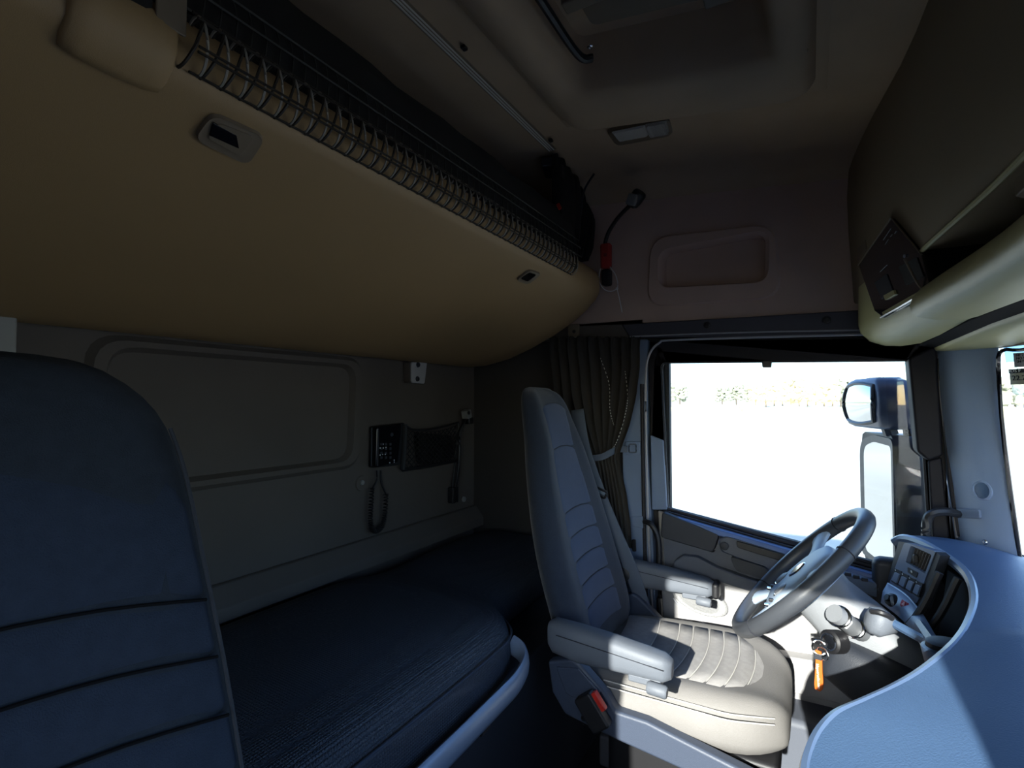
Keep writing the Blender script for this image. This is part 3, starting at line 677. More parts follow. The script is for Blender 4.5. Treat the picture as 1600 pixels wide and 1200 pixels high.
# upper bunk: padded underside rising from the rear wall to its front edge
ub = thing('upper_bunk', (.33,.8,1.345), 'long beige padded underside of the upper bunk hanging over the rear wall', 'bed')
UPC = [(.015,1.348),(.06,1.343),(.127,1.346),(.23,1.368),(.337,1.408),(.44,1.456),(.53,1.508),(.585,1.552),(.616,1.584),(.628,1.604),(.631,1.625),(.630,1.660),(.622,1.680),(.60,1.688),(.02,1.688)]
flat_p = [(.015,1.348),(.06,1.343),(.110,1.354),(.22,1.405),(.337,1.461),(.44,1.511),(.53,1.556),(.585,1.583),(.612,1.597),(.627,1.608)]
def ubr(y, k=1.0, dz=0):
    b_ = min(1, max(0, (y-1.40)/.40)); b_ = b_*b_*(3-2*b_)
    up_p = [(q[0]+(w[0]-q[0])*b_, q[1]+(w[1]-q[1])*b_) for q, w in zip(flat_p, UPC)]+UPC[10:]
    c = V((.33,y,1.56)); return [V((c.x+(a-c.x)*k, y, c.z+(b-c.z)*k+dz)) for a, b in up_p]
vs, fs = g_loft([ubr(-.29,.97), ubr(-.27), ubr(.3), ubr(.8), ubr(1.38), ubr(1.45), ubr(1.52), ubr(1.6), ubr(1.68), ubr(1.75), ubr(1.80), ubr(1.84,.992), ubr(1.86,.97)])
build('panel', vs, fs, M['bunk_panel'], ub, angle=50)
PN = V((.714,0,-.70)); PP = V((.585,0,1.583)); PN = V((.248,0,-.517)).normalized()
def onb(px, py, d=0): return UP(px, py, PP+PN*d, PN)
def recess_handle(quad, inner, label_):
    o_ = rq([onb(*q,.001) for q in quad], .018); i_ = rq([onb(*q,.006) for q in inner], .010)
    h = relief('recessed_catch', [o_, off(scl(o_,.96),PN*.006), i_, off(scl(i_,.95),PN*.0005)], M['beige_plastic'], ub, back=None)
    return h, i_
h1, i1 = recess_handle([(299,213),(330,172),(416,211),(387,256)], [(317,213),(338,186),(403,212),(376,246)], 0)
prism('catch_pocket', scl([p-PN*.001 for p in i1],.86), PN*.0035, M['beige_plastic'], h1, bevel=0)
prism('catch_lever', [onb(327,212,.009), onb(333,192,.009), onb(370,212,.009), onb(374,233,.009), onb(358,226,.009)], PN*-.006, M['blackgloss'], h1, bevel=.001)
h2, i2_ = recess_handle([(805,436),(826,420),(846,426),(824,443)], [(811,435),(827,424),(840,428),(824,440)], 0)
prism('catch_pocket', scl([p-PN*.001 for p in i2_],.86), PN*.0035, M['blackgloss'], h2, bevel=0)
# end bracket with black strap at the near end of the front edge
eb = thing('bunk_bracket', (.63,.30,1.62), 'beige corner bracket with a black strap at the near end of the upper bunk', 'bracket')
b0, b1 = .235, .345
sec = []
for y in (b0, b0+.008, b1-.008, b1):
    k = .85 if y in (b0,b1) else 1
    sec.append([V((.632+a*k, y, 1.622+b*k)) for a, b in ((-.045,-.052),(-.02,-.040),(.004,-.020),(.014,0),(.014,.030),(.004,.045),(-.03,.05),(-.05,.02))])
vs, fs = g_loft(sec); build('cap', vs, fs, M['bunk_panel'], eb, angle=50, subd=1)
tube('strap', [V((.640,.285,1.65)), V((.636,.285,1.72)), V((.61,.285,1.84)), V((.585,.283,2.02))], .004, M['cloth_black'], eb, ry=.028, up=Y)
prism('strap_plate', [V((.640,.315,1.645)),V((.640,.350,1.645)),V((.640,.350,1.70)),V((.640,.315,1.71))], (.004,0,0), M['beige_plastic'], eb)

# coil of rings forming the roll-up safety net on the front edge
y0_, y1_ = .358, 1.556
roll = thing('rolled_safety_net', (.615,.95,1.61), 'rolled safety net of black and grey hoops along the upper bunk front edge', 'net')
cx_, cz_ = .634, 1.648; RR = .036
def hoop(y, dy_, m, nm, first=None, r=.0016):
    pts = [V((cx_+RR*.62*cos(a), y+dy_*sin(a), cz_+RR*1.02*sin(a))) for a in [2*pi*k/14 for k in range(14)]]
    return tube(nm, pts, r, m, roll, closed=True, sub=2, n=5)
nh = 46
h0 = hoop(y0_, .010, M['netblack'], 'hoop', r=.0022); hg = hoop(y0_+.010, -.003, M['netgrey'], 'hoop', r=.0019)
for k in range(1, nh):
    d_ = (y1_-y0_)*k/(nh-1)
    dup(h0, (0,d_,0), roll, 'hoop'); dup(hg, (0,d_,0), roll, 'hoop')
for a in (-88, -30, -20, 40, 75):
    a = radians(a); tube('long_wire', [V((cx_+RR*.65*cos(a), y0_, cz_+RR*1.05*sin(a))), V((cx_+RR*.65*cos(a), y1_+.005, cz_+RR*1.05*sin(a)))], .0019, M['netblack'], roll, n=5)
tube('end_clip', [V((cx_+.0,y1_+.012,cz_-.03)), V((cx_+.018,y1_+.012,cz_)), V((cx_+.0,y1_+.012,cz_+.04))], .005, M['netblack'], roll)
# black bedding on the upper bunk behind the roll
bd = thing('black_bedding', (.35,.75,1.66), 'black covered mattress on the upper bunk behind the hoops of the safety net', 'bedding')
bp2 = [(.10,1.692),(.575,1.692),(.590,1.71),(.585,1.76),(.565,1.83),(.535,1.885),(.495,1.915),(.43,1.925),(.10,1.925)]
secs_ = []
for k in range(26):
    y = -.28+k*(1.73+.28)/25; w_ = .002*sin(k*2.1)+.0015*sin(k*5.3)
    secs_.append([V((a+(w_ if a > .3 else 0), y, b+(w_ if b > 1.8 else 0))) for a, b in bp2])
vs, fs = g_loft(secs_); build('cover', vs, fs, M['cloth_black'], bd, angle=80)
lat = Bag()
for k in range(62):
    y = .30+k*.0235
    lat.add(*g_tube([V((.597,y,1.715)), V((.592,y+.006,1.748)), V((.588,y+.002,1.775))], .0014, n=4, sub=2))
for (a, b) in ((.599,1.715),(.596,1.748),(.590,1.776)):
    lat.add(*g_tube([V((a,.28,b)), V((a,1.74,b))], .0020, n=4, sub=1))
props(lat.out('net_weave', mat('net_faded',(.03,.028,.024),.7), bd), kind='stuff')
# ================================================================== REAR CORNER THINGS
# ceiling curtain rail: three pale runs
cr_ = thing('ceiling_rail', (.53,1.0,2.07), 'thin pale triple curtain rail across the ceiling above the upper bunk', 'rail')
for k in (-1,0,1): tube('track', [V((.530+k*.0085, -.28, 2.078)), V((.530+k*.0085, 1.638, 2.076))], .0024, mat('rail_pale',(.6,.58,.52),.4), cr_, n=6, sub=1)
box('track_bed', (.53,.68,2.079), (.032,1.92,.004), M['beige_plastic'], cr_, bevel=.001)
for px, py in ((722,76),(858,220)):
    p = U(px,py,2,2.070); box('clip', p+V((.006,0,0)), (.012,.016,.008), M['black'], cr_, bevel=.001)
hb = thing('hinge_block', U(862,262,2,2.04), 'dark grey hinge block under the ceiling at the end of the rail', 'bracket')
box('block', U(862,262,2,2.05), (.06,.11,.035), M['door_dark'], hb, bevel=.006, R=Matrix.Rotation(radians(18),3,'Z'))
box('block_foot', U(876,272,2,2.01), (.03,.05,.05), M['black'], hb, bevel=.004)
# bunched black curtain hanging in the corner
bc = thing('bunched_curtain', U(905,330,1,1.80), 'black curtain bunched in the rear ceiling corner over the bunk end', 'curtain')
rows = []
for j in range(11):
    t = j/10
    L = U(868+(-2)*t, 258+132*t, 1, 1.66); Rr_ = U(952-38*t**1.2, 328+78*t, 1, 1.90)
    top = U(884, 247, 2, 2.06); 
    row = []
    for i in range(37):
        s = i/36; p = L.lerp(Rr_, s)
        q = V((.54, 1.62+.31*s, 2.055-.11*max(0,s-.55)/.45))   # upper edge follows the rail to the wall
        p = q.lerp(p, min(1, t*1.25)) if t < .8 else p
        amp = .012+.016*t
        row.append(p+V((amp*sin(s*36+t*1.5), amp*.6*cos(s*30), .010*sin(s*9+j))))
    rows.append(row)
grid('cloth', rows, M['cloth_black'], bc, solid=.003, angle=80)
tube('cloth_hem', [rows[0][0], rows[0][12], rows[0][24], rows[0][36]], .0045, M['black'], bc)
tube('cloth_fold', [U(928,272,1,1.83), U(912,300,1,1.80), U(905,345,1,1.80), U(888,362,1,1.80)], .004, M['door_dark'], bc)
box('red_tag', U(869,327,1,1.66)+V((.02,-.02,0)), (.012,.006,.022), M['red'], bc, bevel=.001, R=Matrix.Rotation(radians(-25),3,'Y'))
tube('strap', [U(862,345,1,1.62), U(872,375,1,1.60), U(884,400,1,1.60), U(893,415,1,1.60)], .012, M['cloth_black'], bc, ry=.004)
# gooseneck lamp with red strap and cable tie
gl_ = thing('reading_lamp', U(948,425,1,1.93), 'black gooseneck reading lamp on the side wall with a silver head at the ceiling', 'lamp')
tube('gooseneck', [U(948,425,1,1.925), U(944,400,1,1.91), U(948,370,1,1.89), U(962,345,1,1.86), U(977,328,1,1.84), U(988,318,1,1.83)], .0075, M['black'], gl_, n=10)
hd = U(993,312,1,1.82)
dr = V((.60,-.25,.55))
lathe('lamp_head', hd-dr.normalized()*.02, dr, [(.012,-.008),(.022,.0),(.025,.02),(.025,.045),(.020,.052)], M['black'], gl_, n=18)
box('silver_face', hd+V((-.006,-.022,-.006)), (.036,.020,.040), M['bracket'], gl_, bevel=.006, R=Matrix.Rotation(radians(20),3,'Y'))
box('lamp_base', U(948,434,1,1.925), (.035,.04,.062), M['black'], gl_, bevel=.008)
rt = thing('red_strap', U(947,400,1,1.89), 'small red strap wrapped round the gooseneck of the side wall lamp', 'strap')
c_ = U(947,400,1,1.895)
vs, fs = g_loft([[c_+V((a*.019*k,b*.014*k,z)) for a, b in ((-1,-.6),(-.6,-1),(.6,-1),(1,-.6),(1,.6),(.6,1),(-.6,1),(-1,.6))] for z, k in ((-.046,.85),(-.042,1),(.04,1.06),(.045,.9))])
build('band', vs, fs, M['redcloth'], rt, angle=30)
box('buckle', c_+V((.002,-.016,0)), (.012,.004,.012), mat('dark_red',(.15,.01,.01),.6), rt, bevel=.001)
zt_ = thing('cable_tie', U(960,452,1,1.88), 'thin white cable tie looped under the red strap', 'cable tie')
tube('loop', [U(938,420,1,1.88), U(936,438,1,1.87), U(944,452,1,1.87), U(956,455,1,1.87), U(965,448,1,1.87), U(962,430,1,1.87), U(953,417,1,1.88)], .0018, M['white'], zt_, n=6)
box('tie_head', U(964,451,1,1.868), (.009,.005,.007), M['white'], zt_, bevel=.001)
tube('tail', [U(964,451,1,1.87), U(968,468,1,1.875), U(972,488,1,1.885)], .0015, M['white'], zt_, n=6)

# curtain gathered beside the door
cu = thing('side_curtain', U(950,850,1,1.88), 'dark pleated curtain gathered by a tieback between the driver seat and door', 'curtain')
keys = [(527,858,999),(548,858,998),(575,862,998),(620,868,993),(665,884,983),(700,906,970),(714,914,966),(726,918,968),(770,922,978),(820,930,984),(856,938,986)]
rows = []
ky = [k[0] for k in keys]
def kint(py, c):
    for a, b in zip(keys, keys[1:]):
        if a[0] <= py <= b[0]: t = (py-a[0])/(b[0]-a[0]); t = t*t*(3-2*t) if False else t; return a[c]+(b[c]-a[c])*t
    return keys[-1][c]
NR = 34
def curt(py, s):
    l, r = kint(py,1), kint(py,2); px = l+(r-l)*s
    wd = (r-l)/140.0
    ph_ = 2*pi*9*s + .6*sin(py*.012+s*5)
    p = U(px, py, 1, 1.885)
    am = .020*(.35+.65*wd)
    return p+V((.006*cos(ph_*1.0), -am*(.5+.5*sin(ph_))-.010*sin(s*7+py*.01)*wd, 0))
for j in range(NR+1):
    py = 527+(856-527)*j/NR
    row = []
    for i in range(145):
        s = i/144; p = curt(py, s)
        if j < 3: p = p+V((0, -.004*sin(s*190), .004*sin(s*120)))
        row.append(p)
    rows.append(row)
grid('cloth', rows, M['curtain'], cu, solid=.0018, angle=80)
def dashes(pts):
    B = Bag(); P = catmull([V(p) for p in pts], 14)
    for i in range(0, len(P)-1, 2): B.add(*g_tube([P[i], P[i+1]], .0013, n=4, sub=1))
    return B
cs = dashes([curt(a,b)+V((0,-.006,0)) for a,b in ((560,.60),(600,.655),(640,.70),(665,.76))])
cs.v += []; cs.out('stitching', M['stitch'], cu)
dashes([curt(a,b)+V((0,-.007,0)) for a,b in ((580,.86),(620,.90),(650,.95),(690,.93),(705,.75))]).out('stitching', M['stitch'], cu)
cth = thing('curtain_tieback', U(988,700,1,1.91), 'grey rubber tieback holding the side curtain to the door pillar', 'tieback')
tube('band', [U(905,712,1,1.87), U(918,716,1,1.85), U(940,714,1,1.845), U(956,706,1,1.86), U(965,702,1,1.895), U(980,702,1,1.915)], .0035, M['belt'], cth, ry=.012, n=10)
prism('anchor_plate', rq([U(977,690,1,1.915), U(1000,690,1,1.915), U(1000,712,1,1.915), U(978,711,1,1.915)], .006), (0,.012,0), M['grey_blue'], cth)
tube('anchor_loop', rq([U(983,694,1,1.912), U(994,694,1,1.912), U(994,707,1,1.912), U(983,707,1,1.912)], .006,4), .003, M['belt'], cth, closed=True, sub=1, n=6)
crl = thing('curtain_rod', U(860,529,1,1.90), 'short pale curtain rod above the side curtain', 'rail')
tube('rod', [U(806,532,1,1.905), U(860,530,1,1.905), U(906,528,1,1.905)], .004, M['bracket'], crl, n=8)
rb = thing('rod_bracket', U(897,517,1,1.92), 'beige bracket with a round hole over the side curtain', 'bracket')
prism('plate', rq([U(889,507,1,1.925), U(906,506,1,1.925), U(906,530,1,1.925), U(889,528,1,1.925)], .008), (0,-.012,0), M['beige_plastic'], rb)
lathe('hole', U(897,518,1,1.912), (0,-1,0), [(.007,0),(.007,.002),(.004,.002)], M['black'], rb, n=14)

# remote handset with coiled cord
def WR(px, py, x=0.0): return U(px, py, 0, x)
hs = thing('remote_handset', WR(600,735,.02), 'black remote handset with keypad in a holder on the rear wall', 'handset')
prism('holder', rq([WR(575,731,.003), WR(577,666,.003), WR(626,660,.003), WR(621,726,.003)], .010), (.022,0,0), M['black'], hs, bevel=.004)
prism('handset_body', rq([WR(581,730,.025), WR(583,666,.025), WR(622,662,.025), WR(616,722,.025)], .010), (.018,0,0), M['blackgloss'], hs, bevel=.004)
tube('ridge', [WR(581,668,.044), WR(580,728,.044)], .0018, M['door_dark'], hs, n=6)
tube('ridge', [WR(591,670,.044), WR(590,728,.044)], .0018, M['door_dark'], hs, n=6)
lathe('round_key', WR(612,679,.043), (1,0,0), [(.007,0),(.006,.003)], M['door_dark'], hs, n=12)
for px, py in ((599,694),(594,700),(599,700),(603,699),(594,711),(598,710),(602,710),(609,723),(616,719),(616,722)):
    box('key_symbol', WR(px,py,.0445), (.001,.0035,.004), M['white'], hs, bevel=0)
for i in range(3):
    for j in range(4): box('key', WR(596+i*7,694+j*7,.0435), (.002,.010,.009), M['door_dark'], hs, bevel=.001)
cc = thing('coiled_cord', WR(590,830,.03), 'black coiled cord hanging in a loop below the remote handset', 'cord')
tube('straight_run', [WR(589,735,.03), WR(589,750,.03), WR(582,763,.03)], .0035, M['black'], cc)
tube('straight_run', [WR(595,735,.03), WR(596,755,.03), WR(603,772,.03)], .0035, M['black'], cc)
path = catmull([WR(582,762,.03), WR(580,790,.03), WR(579,815,.03), WR(583,828,.03), WR(590,829,.03), WR(598,820,.03), WR(602,800,.03), WR(603,772,.03)], 40)
hl = []
for i, p in enumerate(path):
    d = path[min(i+1,len(path)-1)]-path[max(i-1,0)]; a, b, d = frame3(d, X)
    an = i*.95; hl.append(p+a*.0075*cos(an)+b*.0075*sin(an))
props(tube('coil', hl, .0022, M['black'], cc, n=4, sub=1), kind=None)
# storage net on the wall
sn = thing('storage_net', WR(670,735,.02), 'black framed storage net pocket on the rear wall beside the handset', 'net')
tl, tr, br, bl_ = WR(633,664,.03), WR(716,662,.03), WR(714,720,.03), WR(630,735,.03)
tube('frame', [WR(633,663,.03), WR(632,700,.03), WR(629,734,.03)], .009, M['black'], sn)
tube('frame', [WR(629,734,.03), WR(665,729,.03), WR(716,719,.03)], .007, M['black'], sn)
tube('frame', [WR(716,660,.02), WR(717,690,.02), WR(716,720,.02)], .005, M['black'], sn)
tube('elastic_edge', [WR(634,665,.035), WR(648,672,.045), WR(680,670,.045), WR(716,660,.03)], .004, M['black'], sn)
nb = Bag()
TL, TR, BR, BL = WR(636,668,.038), WR(715,664,.034), WR(714,718,.034), WR(633,731,.038)
def nq(u, v):
    u = min(1,max(0,u)); v = min(1,max(0,v)); t = TL.lerp(TR,u)+V((0,0,-.02*sin(pi*u))); return t.lerp(BL.lerp(BR,u), v)
for k in range(-8, 17):
    for sgn in (1,-1):
        pts = []
        for q in range(13):
            u = k/12+sgn*(q/12)*.55+(0 if sgn>0 else .3); v = q/12
            if 0 <= u <= 1: pts.append(nq(u,v))
        if len(pts) > 1: nb.add(*g_tube(pts, .0024, n=4, sub=1))
props(nb.out('mesh', M['black'], sn), kind='stuff')
prism('contents', rq([WR(650,725,.006), WR(645,676,.006), WR(700,680,.006), WR(703,712,.006), WR(690,722,.006)], .02), (.022,0,0), M['cloth_black'], sn)
# lower reading lamp
rl = thing('reading_lamp', WR(712,775,.02), 'small gooseneck lamp with a pale head on the rear wall in the corner', 'lamp')
tube('gooseneck', [WR(711,765,.02), WR(716,735,.035), WR(718,700,.035), WR(719,675,.035), WR(728,655,.035)], .0065, M['black'], rl)
tube('gooseneck', [WR(706,764,.02), WR(710,735,.02), WR(712,700,.02), WR(716,672,.02)], .004, M['black'], rl)
box('lamp_base', WR(708,773,.015), (.03,.040,.066), M['black'], rl, bevel=.005)
box('lamp_head', WR(729,647,.04), (.035,.030,.038), M['bracket'], rl, bevel=.005, R=Matrix.Rotation(radians(15),3,'X'))
box('lamp_shade', WR(731,657,.03), (.04,.034,.03), M['black'], rl, bevel=.005)
lathe('lens', WR(732,645,.06), (1,0,0), [(.008,0),(.008,.004),(.004,.004)], M['black'], rl, n=12)
# wall bracket under the bunk
wbk = thing('wall_bracket', WR(652,584,.01), 'bright metal bracket with two bolts on the rear wall under the upper bunk', 'bracket')
prism('plate', rq([WR(641,566,.03), WR(665,566,.03), WR(661,600,.03), WR(641,598,.03)], .008), (.008,0,0), mat('pale_metal',(.42,.42,.43),.4), wbk, bevel=.002)
prism('foot', rq([WR(630,566,.002), WR(645,566,.002), WR(645,598,.002), WR(631,598,.002)], .004), (.03,0,0), M['rear_panel'], wbk)
for py in (570,592): lathe('bolt', WR(653 if py<580 else 652,py,.038), (1,0,0), [(.010,0),(.009,.004),(.005,.004),(.005,.001)], M['door_dark'], wbk, n=12)
kn = thing('wall_plug', WR(564,755,.004), 'round grey plug on the rear wall beside the coiled cord', 'plug')
lathe('rim', WR(564,755,0), (1,0,0), [(.026,0),(.024,.005),(.018,.004)], M['rear_panel'], kn, n=20)
lathe('button', WR(565,754,.003), (1,0,0), [(.009,0),(.008,.006),(.004,.008)], M['bracket'], kn, n=14)
kn2 = thing('wall_plug', WR(724,780,.004), 'small pale plug on the rear wall in the corner above the mattress', 'plug')
lathe('rim', WR(724,780,0), (1,0,0), [(.012,0),(.012,.006),(.006,.010)], M['bracket'], kn2, n=14)
wb2 = thing('bunk_support', WR(4,530,.03), 'pale support bracket under the upper bunk behind the passenger seat', 'bracket')
box('arm', WR(0,528,.05), (.06,.03,.11), M['bracket'], wb2, bevel=.006)

# ceiling lamp
lz = zc(.82)
cl = thing('ceiling_light', V((.82,1.69,lz)), 'oblong courtesy light with ribbed lens on the ceiling', 'lamp')
def onc(px, py, d): return UP(px, py, (.6,0,2.08-d), (.125,0,1))
lo = rq([onc(947,205,.008), onc(962,227,.008), onc(1052,210,.008), onc(1045,186,.008)], .022)
q = off(lo, (0,0,.010)); relief('housing', [q, lo, off(scl(lo,.93),(0,0,-.006))], M['beige_plastic'], cl)
li = rq([onc(955,206,.016), onc(966,220,.016), onc(1014,211,.016), onc(1008,195,.016)], .008)
relief('lens', [li, off(scl(li,.9),(0,0,-.006))], M['lens'], cl)
li = rq([onc(1007,194,.016), onc(1014,213,.016), onc(1046,207,.016), onc(1041,188,.016)], .010)
relief('ribbed_lens', [li, off(scl(li,.9),(0,0,-.008))], mat('ribbed_lens',(.5,.48,.44),.2,bump=1.0,scale=220,kind='cells'), cl)
# ================================================================== OVERHEAD CONSOLE
ca = thing('overhead_cabinet', (1.6,.7,1.50), 'brown overhead storage cabinet above the windscreen', 'cabinet')
def bow(y): return .036*cos(pi/2*min(1, abs(y-YM)/.60))**2
def xend(y): return 1.506-.1415*(y-1.32)
cab_sec = []
for y in (-.29,.2,.4,.6,.8,.95,1.1,1.25,1.34,1.46,1.58,1.70,1.82,1.93):
    xo = 1.50+bow(y) if y < 1.35 else min(1.50, xend(y)+.004)
    cab_sec.append([V((xo+a, y, b)) for a, b in ((.004,1.502),(.0,1.508),(-.004,1.60),(-.010,1.72),(-.012,1.84),(-.006,1.92),(.02,2.06),(.28,2.06),(.28,1.502))])
vs, fs = g_loft(cab_sec); build('cabinet_body', vs, fs, mat('cabinet_cover',(.27,.215,.14),.75,bump=.15,scale=700), ca, angle=40)
tube('cabinet_lip', [V((1.499+bow(y),y,1.503)) for y in (-.28,.2,.4,.6,.8,.95,1.1,1.25,1.38)], .005, M['console'], ca, n=8)
vs, fs = g_loft([[V((a+bow(y),y,b)) for a, b in ((1.515,1.502),(1.515,1.478),(1.53,1.470),(1.54,1.502))] for y in (-.28,.2,.4,.6,.8,.95)])
build('drawer_lip', vs, fs, M['beige_plastic'], ca, bevel=.002)
tube('drawer_edge', [V((1.516+bow(y),y,1.474)) for y in (-.28,.2,.4,.6,.8,.86)], .0025, M['seal'], ca, n=6)
tube('finger_pull', [U(1518,306,0,1.535), U(1524,297,0,1.536), U(1535,284,0,1.537)], .0022, M['seal'], ca, n=6)
build('shelf_back', *g_box((1.70,.62,1.465), (.04,1.86,.09)), M['black'], ca)
# header console with the rounded underside
hc = thing('header_console', (1.55,.7,1.36), 'olive bounce-tinted rounded header console under the overhead shelf', 'console')
rp = [(.20,1.427),(.02,1.431),(.0,1.430),(-.013,1.420),(-.022,1.408),(-.027,1.393),(-.025,1.379),(-.012,1.368),(.018,1.361),(.07,1.358),(.075,1.372),(.20,1.372)]
rs_ = [[V((1.50+a+(bow(y) if a < .19 else 0), y, b)) for a, b in rp] for y in (-.29,.1,.3,.4,.5,.6,.7,.8,.9,1.0,1.1,1.2,1.27)]
rs_.append([V((1.503+a*.9, 1.315, 1.395+(b-1.395)*.98)) for a, b in rp])
vs, fs = g_loft(rs_); build('visor_roll', vs, fs, M['console'], hc, angle=45)
ep = [(.004,1.60),(.0,1.43),(.006,1.405),(.030,1.378),(.070,1.363),(.110,1.360),(.20,1.372),(.20,1.60)]
es = [[V((xend(y)+a, y, b)) for a, b in ep] for y in (1.32,1.45,1.60,1.75,1.86)]
es.append([V((xend(1.92)+.012+a*.95, 1.925, b+(.004 if b<1.5 else 0))) for a, b in ep])
vs, fs = g_loft(es); build('end_cap', vs, fs, M['console'], hc, angle=45)
tube('seam', [U(1417,404,1,1.335)+V((-.004,0,0)), U(1434,443,1,1.315), U(1452,462,1,1.30), U(1476,474,1,1.28), U(1503,484,1,1.26)], .0022, M['beige_plastic'], hc, n=6)
slot_ = [[V((1.575+a+bow(y), y, b)) for a, b in ((0,1.359),(.035,1.352),(.035,1.372),(0,1.372))] for y in (-.28,.1,.4,.6,.8,1.0,1.2,1.35,1.88)]
vs, fs = g_loft(slot_); build('visor_slot', vs, fs, M['void'], hc)
build('slot_end', *g_box((1.60,1.3145,1.466), (.20,.006,.075)), M['void'], hc)
vs, fs = g_loft([[V((1.612+a, y, b)) for a, b in ((0,1.350),(.006,1.344),(.05,1.340),(.12,1.337),(.12,1.40),(0,1.40))] for y in (-.28,.3)]+[[V((1.612+a*(1-bow(y)*5)+bow(y), y, b)) for a, b in ((0,1.350),(.006,1.344),(.05,1.340),(.12,1.337),(.12,1.40),(0,1.40))] for y in (.4,.6,.8,1.0,1.2,1.35,1.70)]+[[V((1.612+a*.55, 1.90, b)) for a, b in ((0,1.350),(.006,1.344),(.05,1.340),(.12,1.337),(.12,1.40),(0,1.40))]])
build('header_panel', vs, fs, M['console'], hc, angle=45)
# recorder panel at the far end
TN = V((-.1415,1.0,0)).cross(Z).normalized()      # plane normal
if TN.x > 0: TN = -TN
def ont(px, py, d=0.0): return UP(px, py, V((1.506,1.32,1.45))+TN*d, TN)
tp = thing('recorder_panel', ont(1400,450), 'black glossy recorder panel with buttons at the far end of the header console', 'instrument panel')
tq = [ont(1341,414,.008), ont(1392,341,.008), ont(1440,398,.008), ont(1455,452,.008), ont(1452,458,.008), ont(1380,497,.008), ont(1366,486,.008)]
bkp = prism('panel', tq, TN*-.012, M['blackgloss'], tp, bevel=.003)
tube('panel_edge', [ont(1340,415,.0090), ont(1392,340,.0090), ont(1440,398,.0090)], .0018, M['beige_plastic'], tp, n=6, sub=1)
tube('bright_strip', [ont(1376,496,.0096), ont(1410,477,.0096), ont(1451,453,.0096)], .0025, M['metal'], tp, n=6)
prism('lower_band', [ont(1378,488,.0096), ont(1446,449,.0096), ont(1448,453,.0096), ont(1380,493,.0096)], TN*-.004, M['console'], tp, bevel=0)
prism('display', rq([ont(1404,417,.0092), ont(1432,402,.0097), ont(1443,432,.0097), ont(1415,446,.0097)], .004), TN*-.002, M['cloth_black'], tp, bevel=0)
prism('key_block', rq([ont(1366,442,.0098), ont(1385,428,.0098), ont(1395,455,.0098), ont(1377,468,.0098)], .003), TN*-.004, M['door_dark'], tp, bevel=.001)
prism('key', rq([ont(1380,462,.012), ont(1396,453,.012), ont(1398,460,.012), ont(1383,469,.012)], .002), TN*-.004, M['console'], tp, bevel=.001)
for a, b in (((1380,375),(1392,357)),((1383,382),(1388,374)),((1391,370),(1394,366)),((1398,365),(1400,361)),((1375,425),(1386,414))):
    tube('printed_line', [ont(*a,.0092), ont(*b,.0092)], .0008, M['bracket'], tp, n=4, sub=1)
prism('side_tab', [ont(1339,388,.004), ont(1352,373,.004), ont(1353,390,.004), ont(1340,412,.004)], TN*-.01, M['beige_plastic'], tp)
lathe('pin', ont(1414,400,.0096), TN, [(.004,0),(.004,.002),(.002,.003)], M['seal'], tp, n=10)

# ================================================================== DASHBOARD
db = thing('dashboard', (1.6,.8,0), 'blue grey dashboard wrapping round the driver with a curved hood', 'dashboard')
E = [U(1397,842,1,1.80), U(1412,836,1,1.78), U(1440,843,1,1.71), U(1480,865,1,1.60), U(1513,893,1,1.46), U(1525,930,1,1.31), U(1515,968,1,1.18), U(1492,1003,1,1.08), U(1445,1043,1,1.00), U(1400,1070,1,.95), U(1350,1093,1,.905), U(1308,1112,1,.875), U(1280,1142,1,.84), U(1264,1180,1,.80), U(1258,1215,1,.765)]
E += [V((1.275,.70,.715)), V((1.30,.62,.70)), V((1.36,.52,.69)), V((1.43,.40,.69)), V((1.47,.2,.69)), V((1.48,-.05,.69)), V((1.48,-.28,.69))]
P = catmull(E, 4); nP = len(P)
def outer(t):
    y = 1.90 - (1.90+.30)*t
    return V((xw(min(1.85,max(-.2,y)),.8)-.012, y, .805 if y > .3 else .80))
rows = []
for i, p in enumerate(P):
    t = i/(nP-1)
    # arc-length-like map to the outer edge
    tt = min(1, max(0, (1.86-p.y)/(2.14)))
    if i < 26: tt = .02+.30*(i/26)
    else: tt = .32+.68*((i-26)/(nP-27))
    q = outer(tt)
    lift = .035 if i > 26 else .020
    row = []
    for k in range(9):
        s = k/8
        r = p.lerp(q, s); r.z += lift*sin(pi*min(1,s*1.0))*(1-.3*s)
        row.append(r)
    rows.append(row)
grid('dash_top', rows, M['dash'], db, angle=60)
# rounded rim along the hood and skirts below it
rim = [p+V((0,0,-.010)) for p in P]
vs, fs = g_tube(rim, .010, n=8, sub=1, ry=.012); build('hood_rim', vs, fs, mat('hood_rim',(.09,.14,.24),.3), db)
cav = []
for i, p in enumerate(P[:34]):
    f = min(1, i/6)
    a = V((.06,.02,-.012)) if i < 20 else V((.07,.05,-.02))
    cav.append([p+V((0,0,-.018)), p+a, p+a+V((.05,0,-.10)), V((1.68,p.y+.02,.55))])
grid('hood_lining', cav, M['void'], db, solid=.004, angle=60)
sk_ = []
for i, p in enumerate(P[28:]):
    q = p+V((0,0,-.015)); c_ = V((1.62,.75,0)); d_ = (V((c_.x,p.y,0))-V((p.x,p.y,0))).normalized()
    sk_.append([q, q+d_*.012+V((0,0,-.05)), q+d_*.05+V((0,0,-.25)), V((q.x+.09,q.y,.02))])
grid('dash_skirt', sk_, M['door_dark'], db, solid=.008, angle=60)
box('lower_dash', (1.72,1.40,.40), (.14,.95,.62), M['cloth_black'], db, bevel=.03)
box('side_board', (1.62,1.865,.42), (.34,.06,.66), M['door_dark'], db, bevel=.02)
